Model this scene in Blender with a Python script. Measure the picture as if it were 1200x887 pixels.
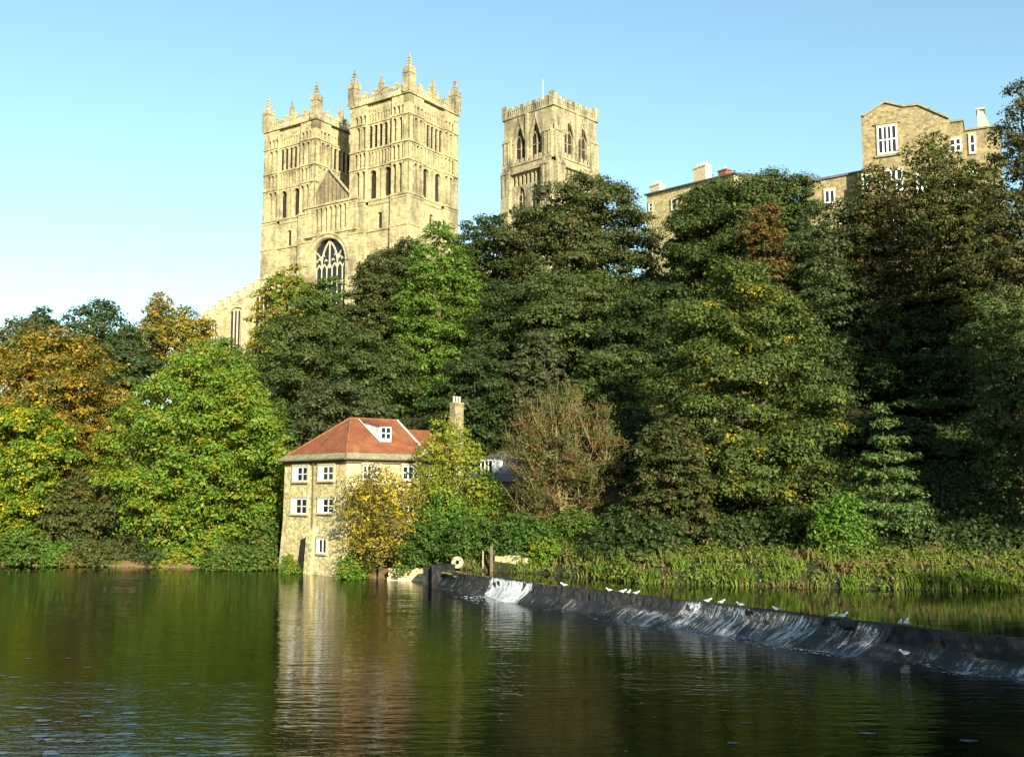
import bpy, bmesh, math, random
import numpy as np
from mathutils import Vector, Matrix

for o in list(bpy.data.objects):
    bpy.data.objects.remove(o)
R = math.radians
random.seed(7)
rng = np.random.default_rng(11)
sc = bpy.context.scene
C = sc.collection

# ------------------------------------------------------------------ camera
F_PX, PITCH, EYE = 1200.0, math.atan(132.5 / 1200), 6.7
cam_d = bpy.data.cameras.new('camera')
cam = bpy.data.objects.new('camera', cam_d)
C.objects.link(cam)
cam.location = (0, 0, EYE)
cam.rotation_euler = (math.pi / 2 + PITCH, 0, 0)
cam_d.sensor_width = 36
cam_d.lens = 36.0
cam_d.clip_end = 6000
sc.camera = cam

# ------------------------------------------------------------------ sky and sun
SUN_EL = R(18)
SUN_H = Vector((0.31, -0.95, 0)).normalized()
w = bpy.data.worlds.new('World')
sc.world = w
w.use_nodes = True
wn = w.node_tree.nodes
sky = wn.new('ShaderNodeTexSky')
sky.sky_type = 'NISHITA'
sky.sun_disc = False
sky.sun_elevation = SUN_EL
sky.sun_rotation = math.atan2(SUN_H.x, SUN_H.y)
sky.air_density = 1.0
sky.dust_density = 0.6
sky.ozone_density = 0.7
bg = wn['Background']
bg.inputs['Strength'].default_value = 0.09
tint = wn.new('ShaderNodeMix')
tint.data_type = 'RGBA'; tint.blend_type = 'MULTIPLY'
tint.inputs[0].default_value = 1.0
tint.inputs[7].default_value = (0.93, 1.10, 1.03, 1)
w.node_tree.links.new(sky.outputs[0], tint.inputs[6])
w.node_tree.links.new(tint.outputs[2], bg.inputs[0])
sun_d = bpy.data.lights.new('sun', 'SUN')
sun_d.energy = 5.0
sun_d.angle = R(0.5)
sun_d.color = (1.0, 0.92, 0.74)
sun = bpy.data.objects.new('sun', sun_d)
C.objects.link(sun)
to_sun = Vector((SUN_H.x * math.cos(SUN_EL), SUN_H.y * math.cos(SUN_EL), math.sin(SUN_EL)))
sun.rotation_euler = to_sun.to_track_quat('Z', 'Y').to_euler()
sun.location = (20, -60, 60)
sc.view_settings.view_transform = 'Standard'
sc.view_settings.look = 'None'
sc.view_settings.exposure = 1.45
sc.view_settings.gamma = 1
sc.cycles.max_bounces = 6
sc.cycles.diffuse_bounces = 2
sc.cycles.glossy_bounces = 3
sc.cycles.transmission_bounces = 3
sc.cycles.transparent_max_bounces = 4
sc.cycles.use_denoising = True
sc.cycles.caustics_reflective = False
sc.cycles.caustics_refractive = False


# ------------------------------------------------------------------ helpers
def ray(x, y):
    up = (443.5 - y) / F_PX
    return np.array([(x - 600) / F_PX, math.cos(PITCH) - up * math.sin(PITCH), math.sin(PITCH) + up * math.cos(PITCH)])


def at(x, y, Y):
    d = ray(x, y)
    return Vector(np.array([0, 0, EYE]) + d * (Y / d[1]))


def zat(y, Y, x=600):
    return at(x, y, Y).z


def link_mesh(name, me, mats, parent=None):
    o = bpy.data.objects.new(name, me)
    C.objects.link(o)
    for m in (mats if isinstance(mats, (list, tuple)) else [mats]):
        me.materials.append(m)
    if parent is not None:
        o.parent = parent
    return o


def tag(o, label=None, cat=None, group=None, kind=None):
    if label: o['label'] = label
    if cat: o['category'] = cat
    if group: o['group'] = group
    if kind: o['kind'] = kind
    return o


def empty(name, loc, label, cat, group=None):
    o = bpy.data.objects.new(name, None)
    o.empty_display_size = 0.5
    C.objects.link(o)
    o.location = loc
    return tag(o, label, cat, group)


class Frame:
    """face coordinates: u along the wall, z up, d outwards"""
    def __init__(s, o, u, n):
        s.o, s.u, s.n = Vector(o), Vector(u).normalized(), Vector(n).normalized()

    def p(s, u, z, d=0.0):
        q = s.o + s.u * u + s.n * d
        return (q.x, q.y, q.z + z)


class MB:
    def __init__(s):
        s.v, s.f, s.m = [], [], []

    def poly(s, pts, mi=0):
        i = len(s.v)
        s.v += [tuple(p) for p in pts]
        s.f.append(tuple(range(i, i + len(pts))))
        s.m.append(mi)

    def hexa(s, a, mi=0):
        """a: 8 points, bottom ring 0-3 (counter-clockwise from above), top ring 4-7"""
        i = len(s.v)
        s.v += [tuple(p) for p in a]
        for q in ((3, 2, 1, 0), (4, 5, 6, 7), (0, 1, 5, 4), (1, 2, 6, 5), (2, 3, 7, 6), (3, 0, 4, 7)):
            s.f.append(tuple(i + k for k in q))
            s.m.append(mi)

    def box(s, x0, x1, y0, y1, z0, z1, mi=0):
        s.hexa([(x0, y0, z0), (x1, y0, z0), (x1, y1, z0), (x0, y1, z0), (x0, y0, z1), (x1, y0, z1), (x1, y1, z1), (x0, y1, z1)], mi)

    def fbox(s, F, u0, u1, z0, z1, d0, d1, mi=0):
        s.hexa([F.p(u0, z0, d1), F.p(u1, z0, d1), F.p(u1, z0, d0), F.p(u0, z0, d0), F.p(u0, z1, d1), F.p(u1, z1, d1), F.p(u1, z1, d0), F.p(u0, z1, d0)], mi)

    def wedge(s, F, u0, u1, z0, z1, d0, d1, mi=0):
        """sloped weathering: depth d1 at the bottom, d0 at the top"""
        s.hexa([F.p(u0, z0, d1), F.p(u1, z0, d1), F.p(u1, z0, d0 - .05), F.p(u0, z0, d0 - .05), F.p(u0, z1, d0), F.p(u1, z1, d0), F.p(u1, z1, d0 - .05), F.p(u0, z1, d0 - .05)], mi)

    def arcade(s, F, u0, u1, z0, z1, n, pier, d0, d1, pointed=False, top=0.25, both=False, mi=0, seg=8):
        """a plate from d0 to d1 pierced by n arched openings"""
        W = (u1 - u0) / n
        for k in range(n):
            a, b = u0 + k * W, u0 + (k + 1) * W
            a1, b1 = a + pier / 2, b - pier / 2
            r = (b1 - a1) / 2
            c = (a1 + b1) / 2
            rise = r * (1.75 if pointed else 1.0)
            zs = z1 - top - rise
            if zs < z0 + .05:
                rise = max(.05, z1 - top - z0 - .05)
                zs = z0 + .05
            pts = []
            for i in range(seg + 1):
                if pointed:
                    t = i / seg
                    x = -1 + 2 * t
                    h = math.sqrt(max(0, 4 - (1 + abs(x)) ** 2)) / math.sqrt(3)
                    pts.append((c + r * x, zs + rise * h))
                else:
                    th = math.pi * (1 - i / seg)
                    pts.append((c + r * math.cos(th), zs + rise * math.sin(th)))
            for dd in ((d1, d0) if both else (d1,)):
                s.poly([F.p(a, z0, dd), F.p(a1, z0, dd), F.p(a1, zs, dd), F.p(a, zs, dd)], mi)
                s.poly([F.p(b1, z0, dd), F.p(b, z0, dd), F.p(b, zs, dd), F.p(b1, zs, dd)], mi)
                s.poly([F.p(a, zs, dd), F.p(a1, zs, dd), F.p(a1, z1, dd), F.p(a, z1, dd)], mi)
                s.poly([F.p(b1, zs, dd), F.p(b, zs, dd), F.p(b, z1, dd), F.p(b1, z1, dd)], mi)
                for i in range(seg):
                    (x0, y0), (x1, y1) = pts[i], pts[i + 1]
                    s.poly([F.p(x0, y0, dd), F.p(x1, y1, dd), F.p(x1, z1, dd), F.p(x0, z1, dd)], mi)
            for i in range(seg):
                (x0, y0), (x1, y1) = pts[i], pts[i + 1]
                s.poly([F.p(x0, y0, d0), F.p(x1, y1, d0), F.p(x1, y1, d1), F.p(x0, y0, d1)], mi)
            s.poly([F.p(a1, z0, d0), F.p(a1, zs, d0), F.p(a1, zs, d1), F.p(a1, z0, d1)], mi)
            s.poly([F.p(b1, z0, d1), F.p(b1, zs, d1), F.p(b1, zs, d0), F.p(b1, z0, d0)], mi)
        s.poly([F.p(u0, z0, d0), F.p(u0, z0, d1), F.p(u0, z1, d1), F.p(u0, z1, d0)], mi)
        s.poly([F.p(u1, z0, d1), F.p(u1, z0, d0), F.p(u1, z1, d0), F.p(u1, z1, d1)], mi)
        s.poly([F.p(u0, z1, d1), F.p(u1, z1, d1), F.p(u1, z1, d0), F.p(u0, z1, d0)], mi)

    def tube(s, pts, radii, sides=6, mi=0, cap=True):
        rings = []
        up0 = Vector((0.31, 0.2, 0.93))
        n = len(pts)
        pts = [Vector(p) for p in pts]
        for i in range(n):
            t = (pts[min(i + 1, n - 1)] - pts[max(i - 1, 0)])
            if t.length < 1e-6: t = Vector((0, 0, 1))
            t.normalize()
            a = t.cross(Vector((1, 0, 0)) if abs(t.x) < .8 else Vector((0, 1, 0))).normalized()
            b = t.cross(a)
            i0 = len(s.v)
            for k in range(sides):
                th = 2 * math.pi * k / sides
                s.v.append(tuple(pts[i] + (a * math.cos(th) + b * math.sin(th)) * radii[i]))
            rings.append(i0)
        for i in range(n - 1):
            for k in range(sides):
                k2 = (k + 1) % sides
                s.f.append((rings[i] + k, rings[i] + k2, rings[i + 1] + k2, rings[i + 1] + k))
                s.m.append(mi)
        if cap:
            s.f.append(tuple(rings[-1] + k for k in range(sides))); s.m.append(mi)
            s.f.append(tuple(rings[0] + k for k in reversed(range(sides)))); s.m.append(mi)

    def lathe(s, c, prof, sides=8, mi=0, rot=0.0):
        rings = []
        for r, z in prof:
            i0 = len(s.v)
            for k in range(sides):
                th = 2 * math.pi * (k + .5) / sides + rot
                s.v.append((c[0] + r * math.cos(th), c[1] + r * math.sin(th), c[2] + z))
            rings.append(i0)
        for i in range(len(prof) - 1):
            for k in range(sides):
                k2 = (k + 1) % sides
                s.f.append((rings[i] + k, rings[i] + k2, rings[i + 1] + k2, rings[i + 1] + k)); s.m.append(mi)
        s.f.append(tuple(rings[-1] + k for k in range(sides))); s.m.append(mi)
        s.f.append(tuple(rings[0] + k for k in reversed(range(sides)))); s.m.append(mi)

    def build(s, name, mats, parent=None, origin=None, smooth=False):
        """world coordinates in; the parent is an unrotated empty (or its child at 0)"""
        off = Vector(origin) if origin is not None else (parent.matrix_world.translation if parent is not None else Vector((0, 0, 0)))
        me = bpy.data.meshes.new(name)
        me.from_pydata([(v[0] - off.x, v[1] - off.y, v[2] - off.z) for v in s.v], [], s.f)
        if max(s.m, default=0) > 0:
            me.polygons.foreach_set('material_index', s.m)
        if smooth:
            me.polygons.foreach_set('use_smooth', [True] * len(me.polygons))
        me.update()
        return link_mesh(name, me, mats, parent)


def root_of(o):
    while o.parent: o = o.parent
    return o


def part(mb, name, mats, root, parent=None, smooth=False):
    """mesh made in world coordinates, stored relative to the thing's empty"""
    return mb.build(name, mats, parent or root, origin=root.location, smooth=smooth)


# ------------------------------------------------------------------ materials
def mat(name, rough=0.8, spec=0.3):
    m = bpy.data.materials.new(name)
    m.use_nodes = True
    nt = m.node_tree
    b = nt.nodes['Principled BSDF']
    b.inputs['Roughness'].default_value = rough
    b.inputs['Specular IOR Level'].default_value = spec
    return m, nt, b


def N(nt, typ, **kw):
    n = nt.nodes.new(typ)
    for k, v in kw.items():
        if k in n.inputs.keys() if hasattr(n.inputs, 'keys') else False:
            n.inputs[k].default_value = v
        else:
            setattr(n, k, v)
    return n


def L(nt, a, b): nt.links.new(a, b)


def ramp(nt, src, stops):
    r = nt.nodes.new('ShaderNodeValToRGB')
    e = r.color_ramp.elements
    while len(e) < len(stops): e.new(0.5)
    for i, (p, c) in enumerate(stops):
        e[i].position = p
        e[i].color = (*c, 1) if len(c) == 3 else c
    L(nt, src, r.inputs[0])
    return r.outputs[0]


def mixc(nt, fac, a, b, mode='MIX'):
    n = nt.nodes.new('ShaderNodeMix')
    n.data_type = 'RGBA'
    n.blend_type = mode
    for sock, v in ((n.inputs[0], fac), (n.inputs[6], a), (n.inputs[7], b)):
        if isinstance(v, (int, float)): sock.default_value = v
        elif isinstance(v, (tuple, list)): sock.default_value = (*v, 1) if len(v) == 3 else v
        else: L(nt, v, sock)
    return n.outputs[2]


def coords(nt, scale=(1, 1, 1), rotz=0.0):
    g = nt.nodes.new('ShaderNodeNewGeometry')
    m = nt.nodes.new('ShaderNodeMapping')
    m.vector_type = 'POINT'
    m.inputs['Scale'].default_value = scale
    m.inputs['Rotation'].default_value = (0, 0, rotz)
    L(nt, g.outputs['Position'], m.inputs[0])
    return m.outputs[0]


def noise(nt, vec, scale, detail=4, rough=.55):
    n = nt.nodes.new('ShaderNodeTexNoise')
    n.inputs['Scale'].default_value = scale
    n.inputs['Detail'].default_value = detail
    n.inputs['Roughness'].default_value = rough
    L(nt, vec, n.inputs['Vector'])
    return n.outputs[0]


def bump(nt, h, b, strength=.4, dist=.05):
    n = nt.nodes.new('ShaderNodeBump')
    n.inputs['Strength'].default_value = strength
    n.inputs['Distance'].default_value = dist
    L(nt, h, n.inputs['Height'])
    L(nt, n.outputs[0], b.inputs['Normal'])


def stone(name, cols, block=(1.1, 1.1, 2.6), mortar=.55, stain=(.16, .13, .085), stain_amt=.5, rotz=0.0, bumpd=.05, joint=.045):
    m, nt, b = mat(name, .9, .2)
    v = coords(nt, block, rotz)
    # wobble the cells a little
    wob = nt.nodes.new('ShaderNodeTexNoise'); wob.inputs['Scale'].default_value = 1.3
    L(nt, v, wob.inputs['Vector'])
    add = nt.nodes.new('ShaderNodeVectorMath'); add.operation = 'MULTIPLY_ADD'
    L(nt, wob.outputs[1], add.inputs[0]); add.inputs[1].default_value = (.25, .25, .1); L(nt, v, add.inputs[2])
    vo = nt.nodes.new('ShaderNodeTexVoronoi'); vo.distance = 'CHEBYCHEV'; vo.inputs['Scale'].default_value = 1
    vo.inputs['Randomness'].default_value = .75
    L(nt, add.outputs[0], vo.inputs['Vector'])
    ve = nt.nodes.new('ShaderNodeTexVoronoi'); ve.feature = 'DISTANCE_TO_EDGE'; ve.inputs['Scale'].default_value = 1
    ve.inputs['Randomness'].default_value = .75
    L(nt, add.outputs[0], ve.inputs['Vector'])
    sep = nt.nodes.new('ShaderNodeSeparateColor'); L(nt, vo.outputs['Color'], sep.inputs[0])
    c = ramp(nt, sep.outputs[0], [(i / (len(cols) - 1), k) for i, k in enumerate(cols)])
    n1 = noise(nt, coords(nt, (1, 1, .45)), .35, 6, .65)
    st = ramp(nt, n1, [(.47, (0, 0, 0)), (.66, (stain_amt,) * 3)])
    c = mixc(nt, st, c, stain)
    n2 = noise(nt, coords(nt), 3.2, 5, .7)
    c = mixc(nt, .55, c, ramp(nt, n2, [(.28, (.38, .36, .33)), (.66, (1.22, 1.22, 1.2))]), 'MULTIPLY')
    e = ramp(nt, ve.outputs['Distance'], [(0, (1 - mortar,) * 3), (joint, (1, 1, 1))])
    c = mixc(nt, 1.0, c, e, 'MULTIPLY')
    L(nt, c, b.inputs['Base Color'])
    hh = mixc(nt, .5, e, n2)
    bump(nt, hh, b, .7, bumpd)
    return m


def plain(name, col, var=.25, scale=4, rough=.7, spec=.3, bumpd=0.0):
    m, nt, b = mat(name, rough, spec)
    n = noise(nt, coords(nt), scale, 5, .6)
    c = mixc(nt, 1.0, col, ramp(nt, n, [(.3, (1 - var,) * 3), (.7, (1 + var,) * 3)]), 'MULTIPLY')
    L(nt, c, b.inputs['Base Color'])
    if bumpd: bump(nt, n, b, .6, bumpd)
    return m


M = {}
M['ashlar'] = stone('cathedral_stone', [(.27, .225, .12), (.43, .37, .20), (.36, .31, .165), (.50, .435, .245)], (1.5, 1.5, 3.0), .45, (.125, .108, .07), .8)
M['ashlar_dark'] = stone('weathered_cathedral_stone', [(.15, .125, .08), (.22, .18, .11), (.19, .15, .09), (.25, .2, .12)], (1.1, 1.1, 2.4), .35, (.07, .06, .045), .6)
M['ashlar_grey'] = stone('grey_tower_stone', [(.21, .185, .115), (.33, .29, .175), (.27, .235, .14), (.38, .33, .20)], (1.4, 1.4, 2.8), .45, (.075, .07, .055), .9)
M['rubble'] = stone('rubble_stone', [(.43, .36, .16), (.63, .54, .28), (.53, .445, .21), (.31, .255, .125), (.68, .60, .35)], (3.0, 3.0, 4.8), .5, (.30, .25, .13), .35, bumpd=.05, joint=.08)
M['rubble_gold'] = stone('golden_rubble_stone', [(.22, .18, .095), (.31, .26, .135), (.185, .15, .08), (.285, .235, .125), (.14, .115, .065)], (2.6, 2.6, 4.4), .35, (.13, .105, .055), .6, bumpd=.05, joint=.06)
M['pale_stone'] = plain('pale_dressed_stone', (.44, .385, .26), .45, 5, .85, .2, .04)
M['sill'] = plain('dressed_window_stone', (.36, .31, .18), .35, 4, .9, .2, .03)
M['opening'] = plain('dark_louvred_opening', (.022, .02, .018), .4, 2, .8, .2)
M['white'] = plain('white_paint', (.8, .8, .78), .05, 2, .5)
M['lead'] = plain('lead_roof', (.16, .165, .17), .2, .6, .6)
M['slate'] = plain('slate_roof', (.07, .07, .085), .35, 1.6, .6)
M['eave'] = stone('eave_stone_slate', [(.20, .20, .12), (.26, .25, .15), (.17, .18, .10)], (1.6, 1.6, 4.5), .4, (.1, .11, .06), .4)
M['wood'] = plain('weathered_wood', (.10, .075, .05), .4, 6, .85)
M['pale_wood'] = plain('pale_wood', (.24, .19, .11), .3, 6, .85)
M['pot'] = plain('clay_chimney_pot', (.55, .45, .33), .15, 4, .8)
M['brick'] = stone('red_brick', [(.22, .085, .045), (.26, .11, .06), (.17, .07, .04)], (4, 4, 11), .3, (.1, .06, .05), .4)
M['flash'] = plain('pale_lead_flashing', (.42, .43, .42), .2, 3, .6)
M['metal'] = plain('pale_pole_metal', (.6, .6, .6), .1, 2, .5)

m, nt, b = mat('window_glass', .12, .5)
b.inputs['Base Color'].default_value = (.012, .014, .016, 1)
M['glass'] = m

# pantiles
m, nt, b = mat('orange_pantiles', .75, .3)
g = nt.nodes.new('ShaderNodeTexCoord')
n1 = noise(nt, coords(nt), .9, 5, .7)
c = ramp(nt, n1, [(.25, (.105, .036, .018)), (.5, (.21, .070, .027)), (.75, (.29, .115, .048))])
n2 = noise(nt, coords(nt, (1, 1, 1)), 9, 3)
c = mixc(nt, .9, c, ramp(nt, n2, [(.3, (.55, .5, .47)), (.7, (1.2, 1.2, 1.2))]), 'MULTIPLY')
n3 = noise(nt, coords(nt), .5, 3)
c = mixc(nt, ramp(nt, n3, [(.58, (0, 0, 0)), (.75, (.5, .5, .5))]), c, (.30, .22, .09))
# tile rolls running down the slope
wv = nt.nodes.new('ShaderNodeTexWave'); wv.inputs['Scale'].default_value = 1.0; wv.inputs['Distortion'].default_value = .6; wv.bands_direction = 'Z'
wv.inputs['Detail'].default_value = 2
L(nt, coords(nt, (3, 3, 3)), wv.inputs['Vector'])
c = mixc(nt, .5, c, ramp(nt, wv.outputs['Color'], [(0, (.6, .58, .55)), (.5, (1.1, 1.1, 1.1))]), 'MULTIPLY')
L(nt, c, b.inputs['Base Color'])
bump(nt, wv.outputs['Color'], b, .5, .04)
M['pantile'] = m

# bark
m, nt, b = mat('bark', .9, .15)
n1 = noise(nt, coords(nt, (1, 1, .25)), 5, 6, .7)
L(nt, ramp(nt, n1, [(.3, (.03, .024, .016)), (.7, (.13, .105, .07))]), b.inputs['Base Color'])
bump(nt, n1, b, .8, .06)
M['bark'] = m
m, nt, b = mat('pale_bark', .9, .15)
n1 = noise(nt, coords(nt, (1, 1, .3)), 4, 6, .7)
L(nt, ramp(nt, n1, [(.3, (.14, .10, .05)), (.7, (.36, .28, .15))]), b.inputs['Base Color'])
M['pale_bark'] = m

m, nt, b = mat('brown_twigs', .9, .15)
n1 = noise(nt, coords(nt, (1, 1, .3)), 4, 6, .7)
L(nt, ramp(nt, n1, [(.3, (.09, .07, .03)), (.7, (.24, .19, .09))]), b.inputs['Base Color'])
M['twig'] = m
# hillside ground
m, nt, b = mat('hillside_soil', .95, .1)
n1 = noise(nt, coords(nt), .8, 8, .7)
sc_ = ramp(nt, n1, [(.3, (.02, .02, .010)), (.5, (.032, .036, .014)), (.7, (.06, .05, .025))])
gz_ = nt.nodes.new('ShaderNodeNewGeometry'); sz_ = nt.nodes.new('ShaderNodeSeparateXYZ'); L(nt, gz_.outputs['Position'], sz_.inputs[0])
L(nt, mixc(nt, ramp(nt, sz_.outputs[2], [(.55, (1, 1, 1)), (.95, (0, 0, 0))]), sc_, mixc(nt, n1, (.11, .06, .03), (.26, .16, .085))), b.inputs['Base Color'])
bump(nt, n1, b, 1, .3)
M['soil'] = m

_leaf_cache = {}
def leaf_mat(a, bcol, c=None, camt=.12, noise_scale=.35, trans=.28):
    key = (a, bcol, c, camt, noise_scale, trans)
    if key in _leaf_cache: return _leaf_cache[key]
    m = bpy.data.materials.new('foliage')
    m.use_nodes = True
    nt = m.node_tree
    p = nt.nodes['Principled BSDF']
    p.inputs['Roughness'].default_value = .55
    p.inputs['Specular IOR Level'].default_value = .18
    geo = nt.nodes.new('ShaderNodeNewGeometry')
    rnd = geo.outputs['Random Per Island']
    col = ramp(nt, rnd, [(0, tuple(x * .62 for x in a)), (.35, a), (.75, bcol), (1, tuple(min(1, x * 1.35) for x in bcol))])
    n1 = noise(nt, coords(nt), noise_scale, 3, .6)
    col = mixc(nt, ramp(nt, n1, [(.38, (0, 0, 0)), (.62, (.75, .75, .75))]), col, mixc(nt, .5, a, bcol))
    if c is not None:
        n2 = noise(nt, coords(nt, (1, 1, 1.4)), noise_scale * 1.7, 3, .6)
        t = .72 - camt * 1.2
        sel = ramp(nt, n2, [(t - .06, (0, 0, 0)), (t + .05, (1, 1, 1))])
        col = mixc(nt, sel, col, mixc(nt, rnd, c, tuple(x * .65 for x in c)))
    L(nt, col, p.inputs['Base Color'])
    tr = nt.nodes.new('ShaderNodeBsdfTranslucent')
    tc = mixc(nt, 1.0, col, (1.25, 1.35, .6), 'MULTIPLY')
    L(nt, tc, tr.inputs['Color'])
    mx = nt.nodes.new('ShaderNodeMixShader')
    mx.inputs[0].default_value = trans
    L(nt, p.outputs[0], mx.inputs[1]); L(nt, tr.outputs[0], mx.inputs[2])
    L(nt, mx.outputs[0], nt.nodes['Material Output'].inputs[0])
    _leaf_cache[key] = m
    return m


# water
def water(name, deep, amp_near, calm):
    m, nt, b = mat(name, .012, .5)
    b.inputs['IOR'].default_value = 1.33
    b.inputs['Specular IOR Level'].default_value = .43
    b.inputs['Base Color'].default_value = (*deep, 1)
    v1 = coords(nt, (.55, 1.5, 1), R(8))
    n1 = noise(nt, v1, 1.6, 3, .5)
    v2 = coords(nt, (.35, 1.0, 1), R(-14))
    n2 = noise(nt, v2, .55, 2, .5)
    v3 = coords(nt, (.8, 2.0, 1), R(3))
    n3 = noise(nt, v3, 4.5, 2, .5)
    def mul(a, k):
        q = nt.nodes.new('ShaderNodeMath'); q.operation = 'MULTIPLY'; L(nt, a, q.inputs[0])
        if isinstance(k, (int, float)): q.inputs[1].default_value = k
        else: L(nt, k, q.inputs[1])
        return q.outputs[0]
    def addm(a, c):
        q = nt.nodes.new('ShaderNodeMath'); q.operation = 'ADD'; L(nt, a, q.inputs[0]); L(nt, c, q.inputs[1]); return q.outputs[0]
    h = addm(addm(mul(n1, .065), mul(n2, .075)), mul(n3, .010))
    # ripples die out towards the sheltered far bank, in drifting patches
    g = nt.nodes.new('ShaderNodeNewGeometry')
    sx = nt.nodes.new('ShaderNodeSeparateXYZ'); L(nt, g.outputs['Position'], sx.inputs[0])
    big = noise(nt, coords(nt, (.02, .06, 1)), 1.0, 3, .5)
    q = nt.nodes.new('ShaderNodeMath'); q.operation = 'MULTIPLY_ADD'
    L(nt, big, q.inputs[0]); q.inputs[1].default_value = 12; L(nt, sx.outputs[1], q.inputs[2])
    mr = nt.nodes.new('ShaderNodeMapRange')
    mr.inputs[1].default_value = calm[0]; mr.inputs[2].default_value = calm[1]
    mr.inputs[3].default_value = amp_near; mr.inputs[4].default_value = calm[2]
    L(nt, q.outputs[0], mr.inputs[0])
    bn = nt.nodes.new('ShaderNodeBump')
    bn.inputs['Distance'].default_value = 1.0
    gust = noise(nt, coords(nt, (.035, .11, 1), R(12)), 1.0, 4, .6)
    gm_ = nt.nodes.new('ShaderNodeMapRange')
    gm_.inputs[1].default_value = .36; gm_.inputs[2].default_value = .64
    gm_.inputs[3].default_value = .5; gm_.inputs[4].default_value = 1.3
    L(nt, gust, gm_.inputs[0])
    L(nt, mul(mr.outputs[0], gm_.outputs[0]), bn.inputs['Strength'])
    L(nt, h, bn.inputs['Height'])
    L(nt, bn.outputs[0], b.inputs['Normal'])
    return m


M['water_low'] = water('river_water', (.003, .0045, .0015), .50, (84, 98, .14))
M['water_up'] = water('upper_river_water', (.0055, .007, .0025), .10, (60, 100, .06))
m, nt, b = mat('wet_weir_stone', .5, .3)
n1 = noise(nt, coords(nt, (1.6, .9, .35)), 2.6, 7, .75)
L(nt, ramp(nt, n1, [(.35, (.006, .006, .007)), (.52, (.022, .022, .022)), (.68, (.065, .06, .048))]), b.inputs['Base Color'])
bump(nt, n1, b, 1, .4)
M['weir'] = m
M['weir_top'] = plain('weir_crest_silt', (.13, .085, .045), .5, 2, .9)
M['foam'] = plain('white_foam', (.66, .69, .71), .35, 5, .6)
M['moss'] = plain('bright_moss', (.075, .11, .016), .5, 8, .9)
M['mud'] = plain('reddish_bank_mud', (.16, .09, .045), .4, 2, .95, .2, .1)

# ------------------------------------------------------------------ terrain
BX = [-400, -120, -60, -47, -33, -20.5, -16.5, -13.4, -11.2, -9.5, -6.5, -4.5, -2.5, 2.3, 8.3, 19.8, 29, 60, 100, 400]
BY = [98, 97, 95.6, 95.2, 93, 90.2, 86.5, 83.2, 81.5, 80.2, 78.8, 76, 74.2, 71.5, 63.8, 60.4, 59.3, 53, 45, 20]


def bank(x): return np.interp(x, BX, BY)


def ground_z(x, y):
    x = np.asarray(x, float); y = np.asarray(y, float)
    d = y - bank(x)
    wl = np.interp(x, [-5, -3.5], [0, 1.1])
    hp = np.interp(x, [-400, -120, -70, -46, -33, -15, 40, 100, 400], [8, 10, 13, 23, 29, 31, 33, 34, 34])
    t = np.clip((d - 9) / 72, 0, 1)
    s = t ** 1.3
    low = np.where(d < 0, np.maximum(-2.2, .5 * d), np.minimum(.55 * d, 1.0 + .06 * d))
    z = wl + low + s * (hp - 2.5)
    return z


def make_grid():
    xs = np.concatenate([np.linspace(-900, -120, 20)[:-1], np.linspace(-120, 130, 168), np.linspace(130, 900, 20)[1:]])
    ys = np.concatenate([np.linspace(30, 56, 8)[:-1], np.linspace(56, 160, 105), np.linspace(160, 1500, 30)[1:]])
    X, Y = np.meshgrid(xs, ys)
    Z = ground_z(X, Y) + .12 * np.sin(X * 1.3 + Y * .7) * np.sin(Y * 1.7 - X * .4) * (Y - bank(X) > 1)
    Z = np.minimum(Z, 40)
    v = np.stack([X.ravel(), Y.ravel(), Z.ravel()], 1)
    nx = len(xs)
    f = []
    for j in range(len(ys) - 1):
        for i in range(nx - 1):
            a = j * nx + i
            f.append((a, a + 1, a + nx + 1, a + nx))
    me = bpy.data.meshes.new('hillside')
    me.from_pydata(v.tolist(), [], f)
    me.polygons.foreach_set('use_smooth', [True] * len(f))
    return tag(link_mesh('hillside', me, M['soil']), 'steep wooded river bank rising to the plateau', None, None, 'structure')


make_grid()

# near bank ground under the viewpoint and river bed
mb = MB()
mb.poly([(-900, -400, -2.4), (900, -400, -2.4), (900, 60, -2.4), (-900, 60, -2.4)])
tag(mb.build('riverbed', M['soil']), kind='structure')
nb = MB()
nbp = [(-300, 2), (-60, 3), (-12, 3.2), (8, 3.0), (24, 5), (34, 9), (60, 14), (300, 20)]
for (xa, ya), (xb, yb) in zip(nbp[:-1], nbp[1:]):
    prof = [(-1.5, -2.4), (0, .1), (-.8, 1.6), (-2.5, 3.2), (-9, 4.9), (-300, 6.0)]
    for (oa, za), (ob, zb) in zip(prof[:-1], prof[1:]):
        if oa == -1.5: oa = 1.5
        nb.poly([(xa, ya + oa, za), (xb, yb + oa, za), (xb, yb + ob, zb), (xa, ya + ob, zb)])
tag(nb.build('near_bank', M['soil']), kind='structure')

# ------------------------------------------------------------------ water
CREST = [(-4.9, 74.3), (-3.4, 71.0), (-.6, 66.6), (2.05, 62.5), (4.6, 58.9), (7.3, 55.5), (9.8, 52.2), (12.1, 49.2), (14.8, 45.4), (17.2, 42.2), (19.4, 39.7), (24, 34), (33, 25), (48, 14)]
ZU = 1.1


def subdiv(pts, n):
    out = []
    for k in range(len(pts) - 1):
        p0 = pts[max(k - 1, 0)]; p1 = pts[k]; p2 = pts[k + 1]; p3 = pts[min(k + 2, len(pts) - 1)]
        for i in range(n):
            t = i / n
            out.append(tuple(.5 * (2 * p1[a] + (p2[a] - p0[a]) * t + (2 * p0[a] - 5 * p1[a] + 4 * p2[a] - p3[a]) * t * t + (-p0[a] + 3 * p1[a] - 3 * p2[a] + p3[a]) * t ** 3) for a in (0, 1)))
    out.append(pts[-1])
    return out


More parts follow.
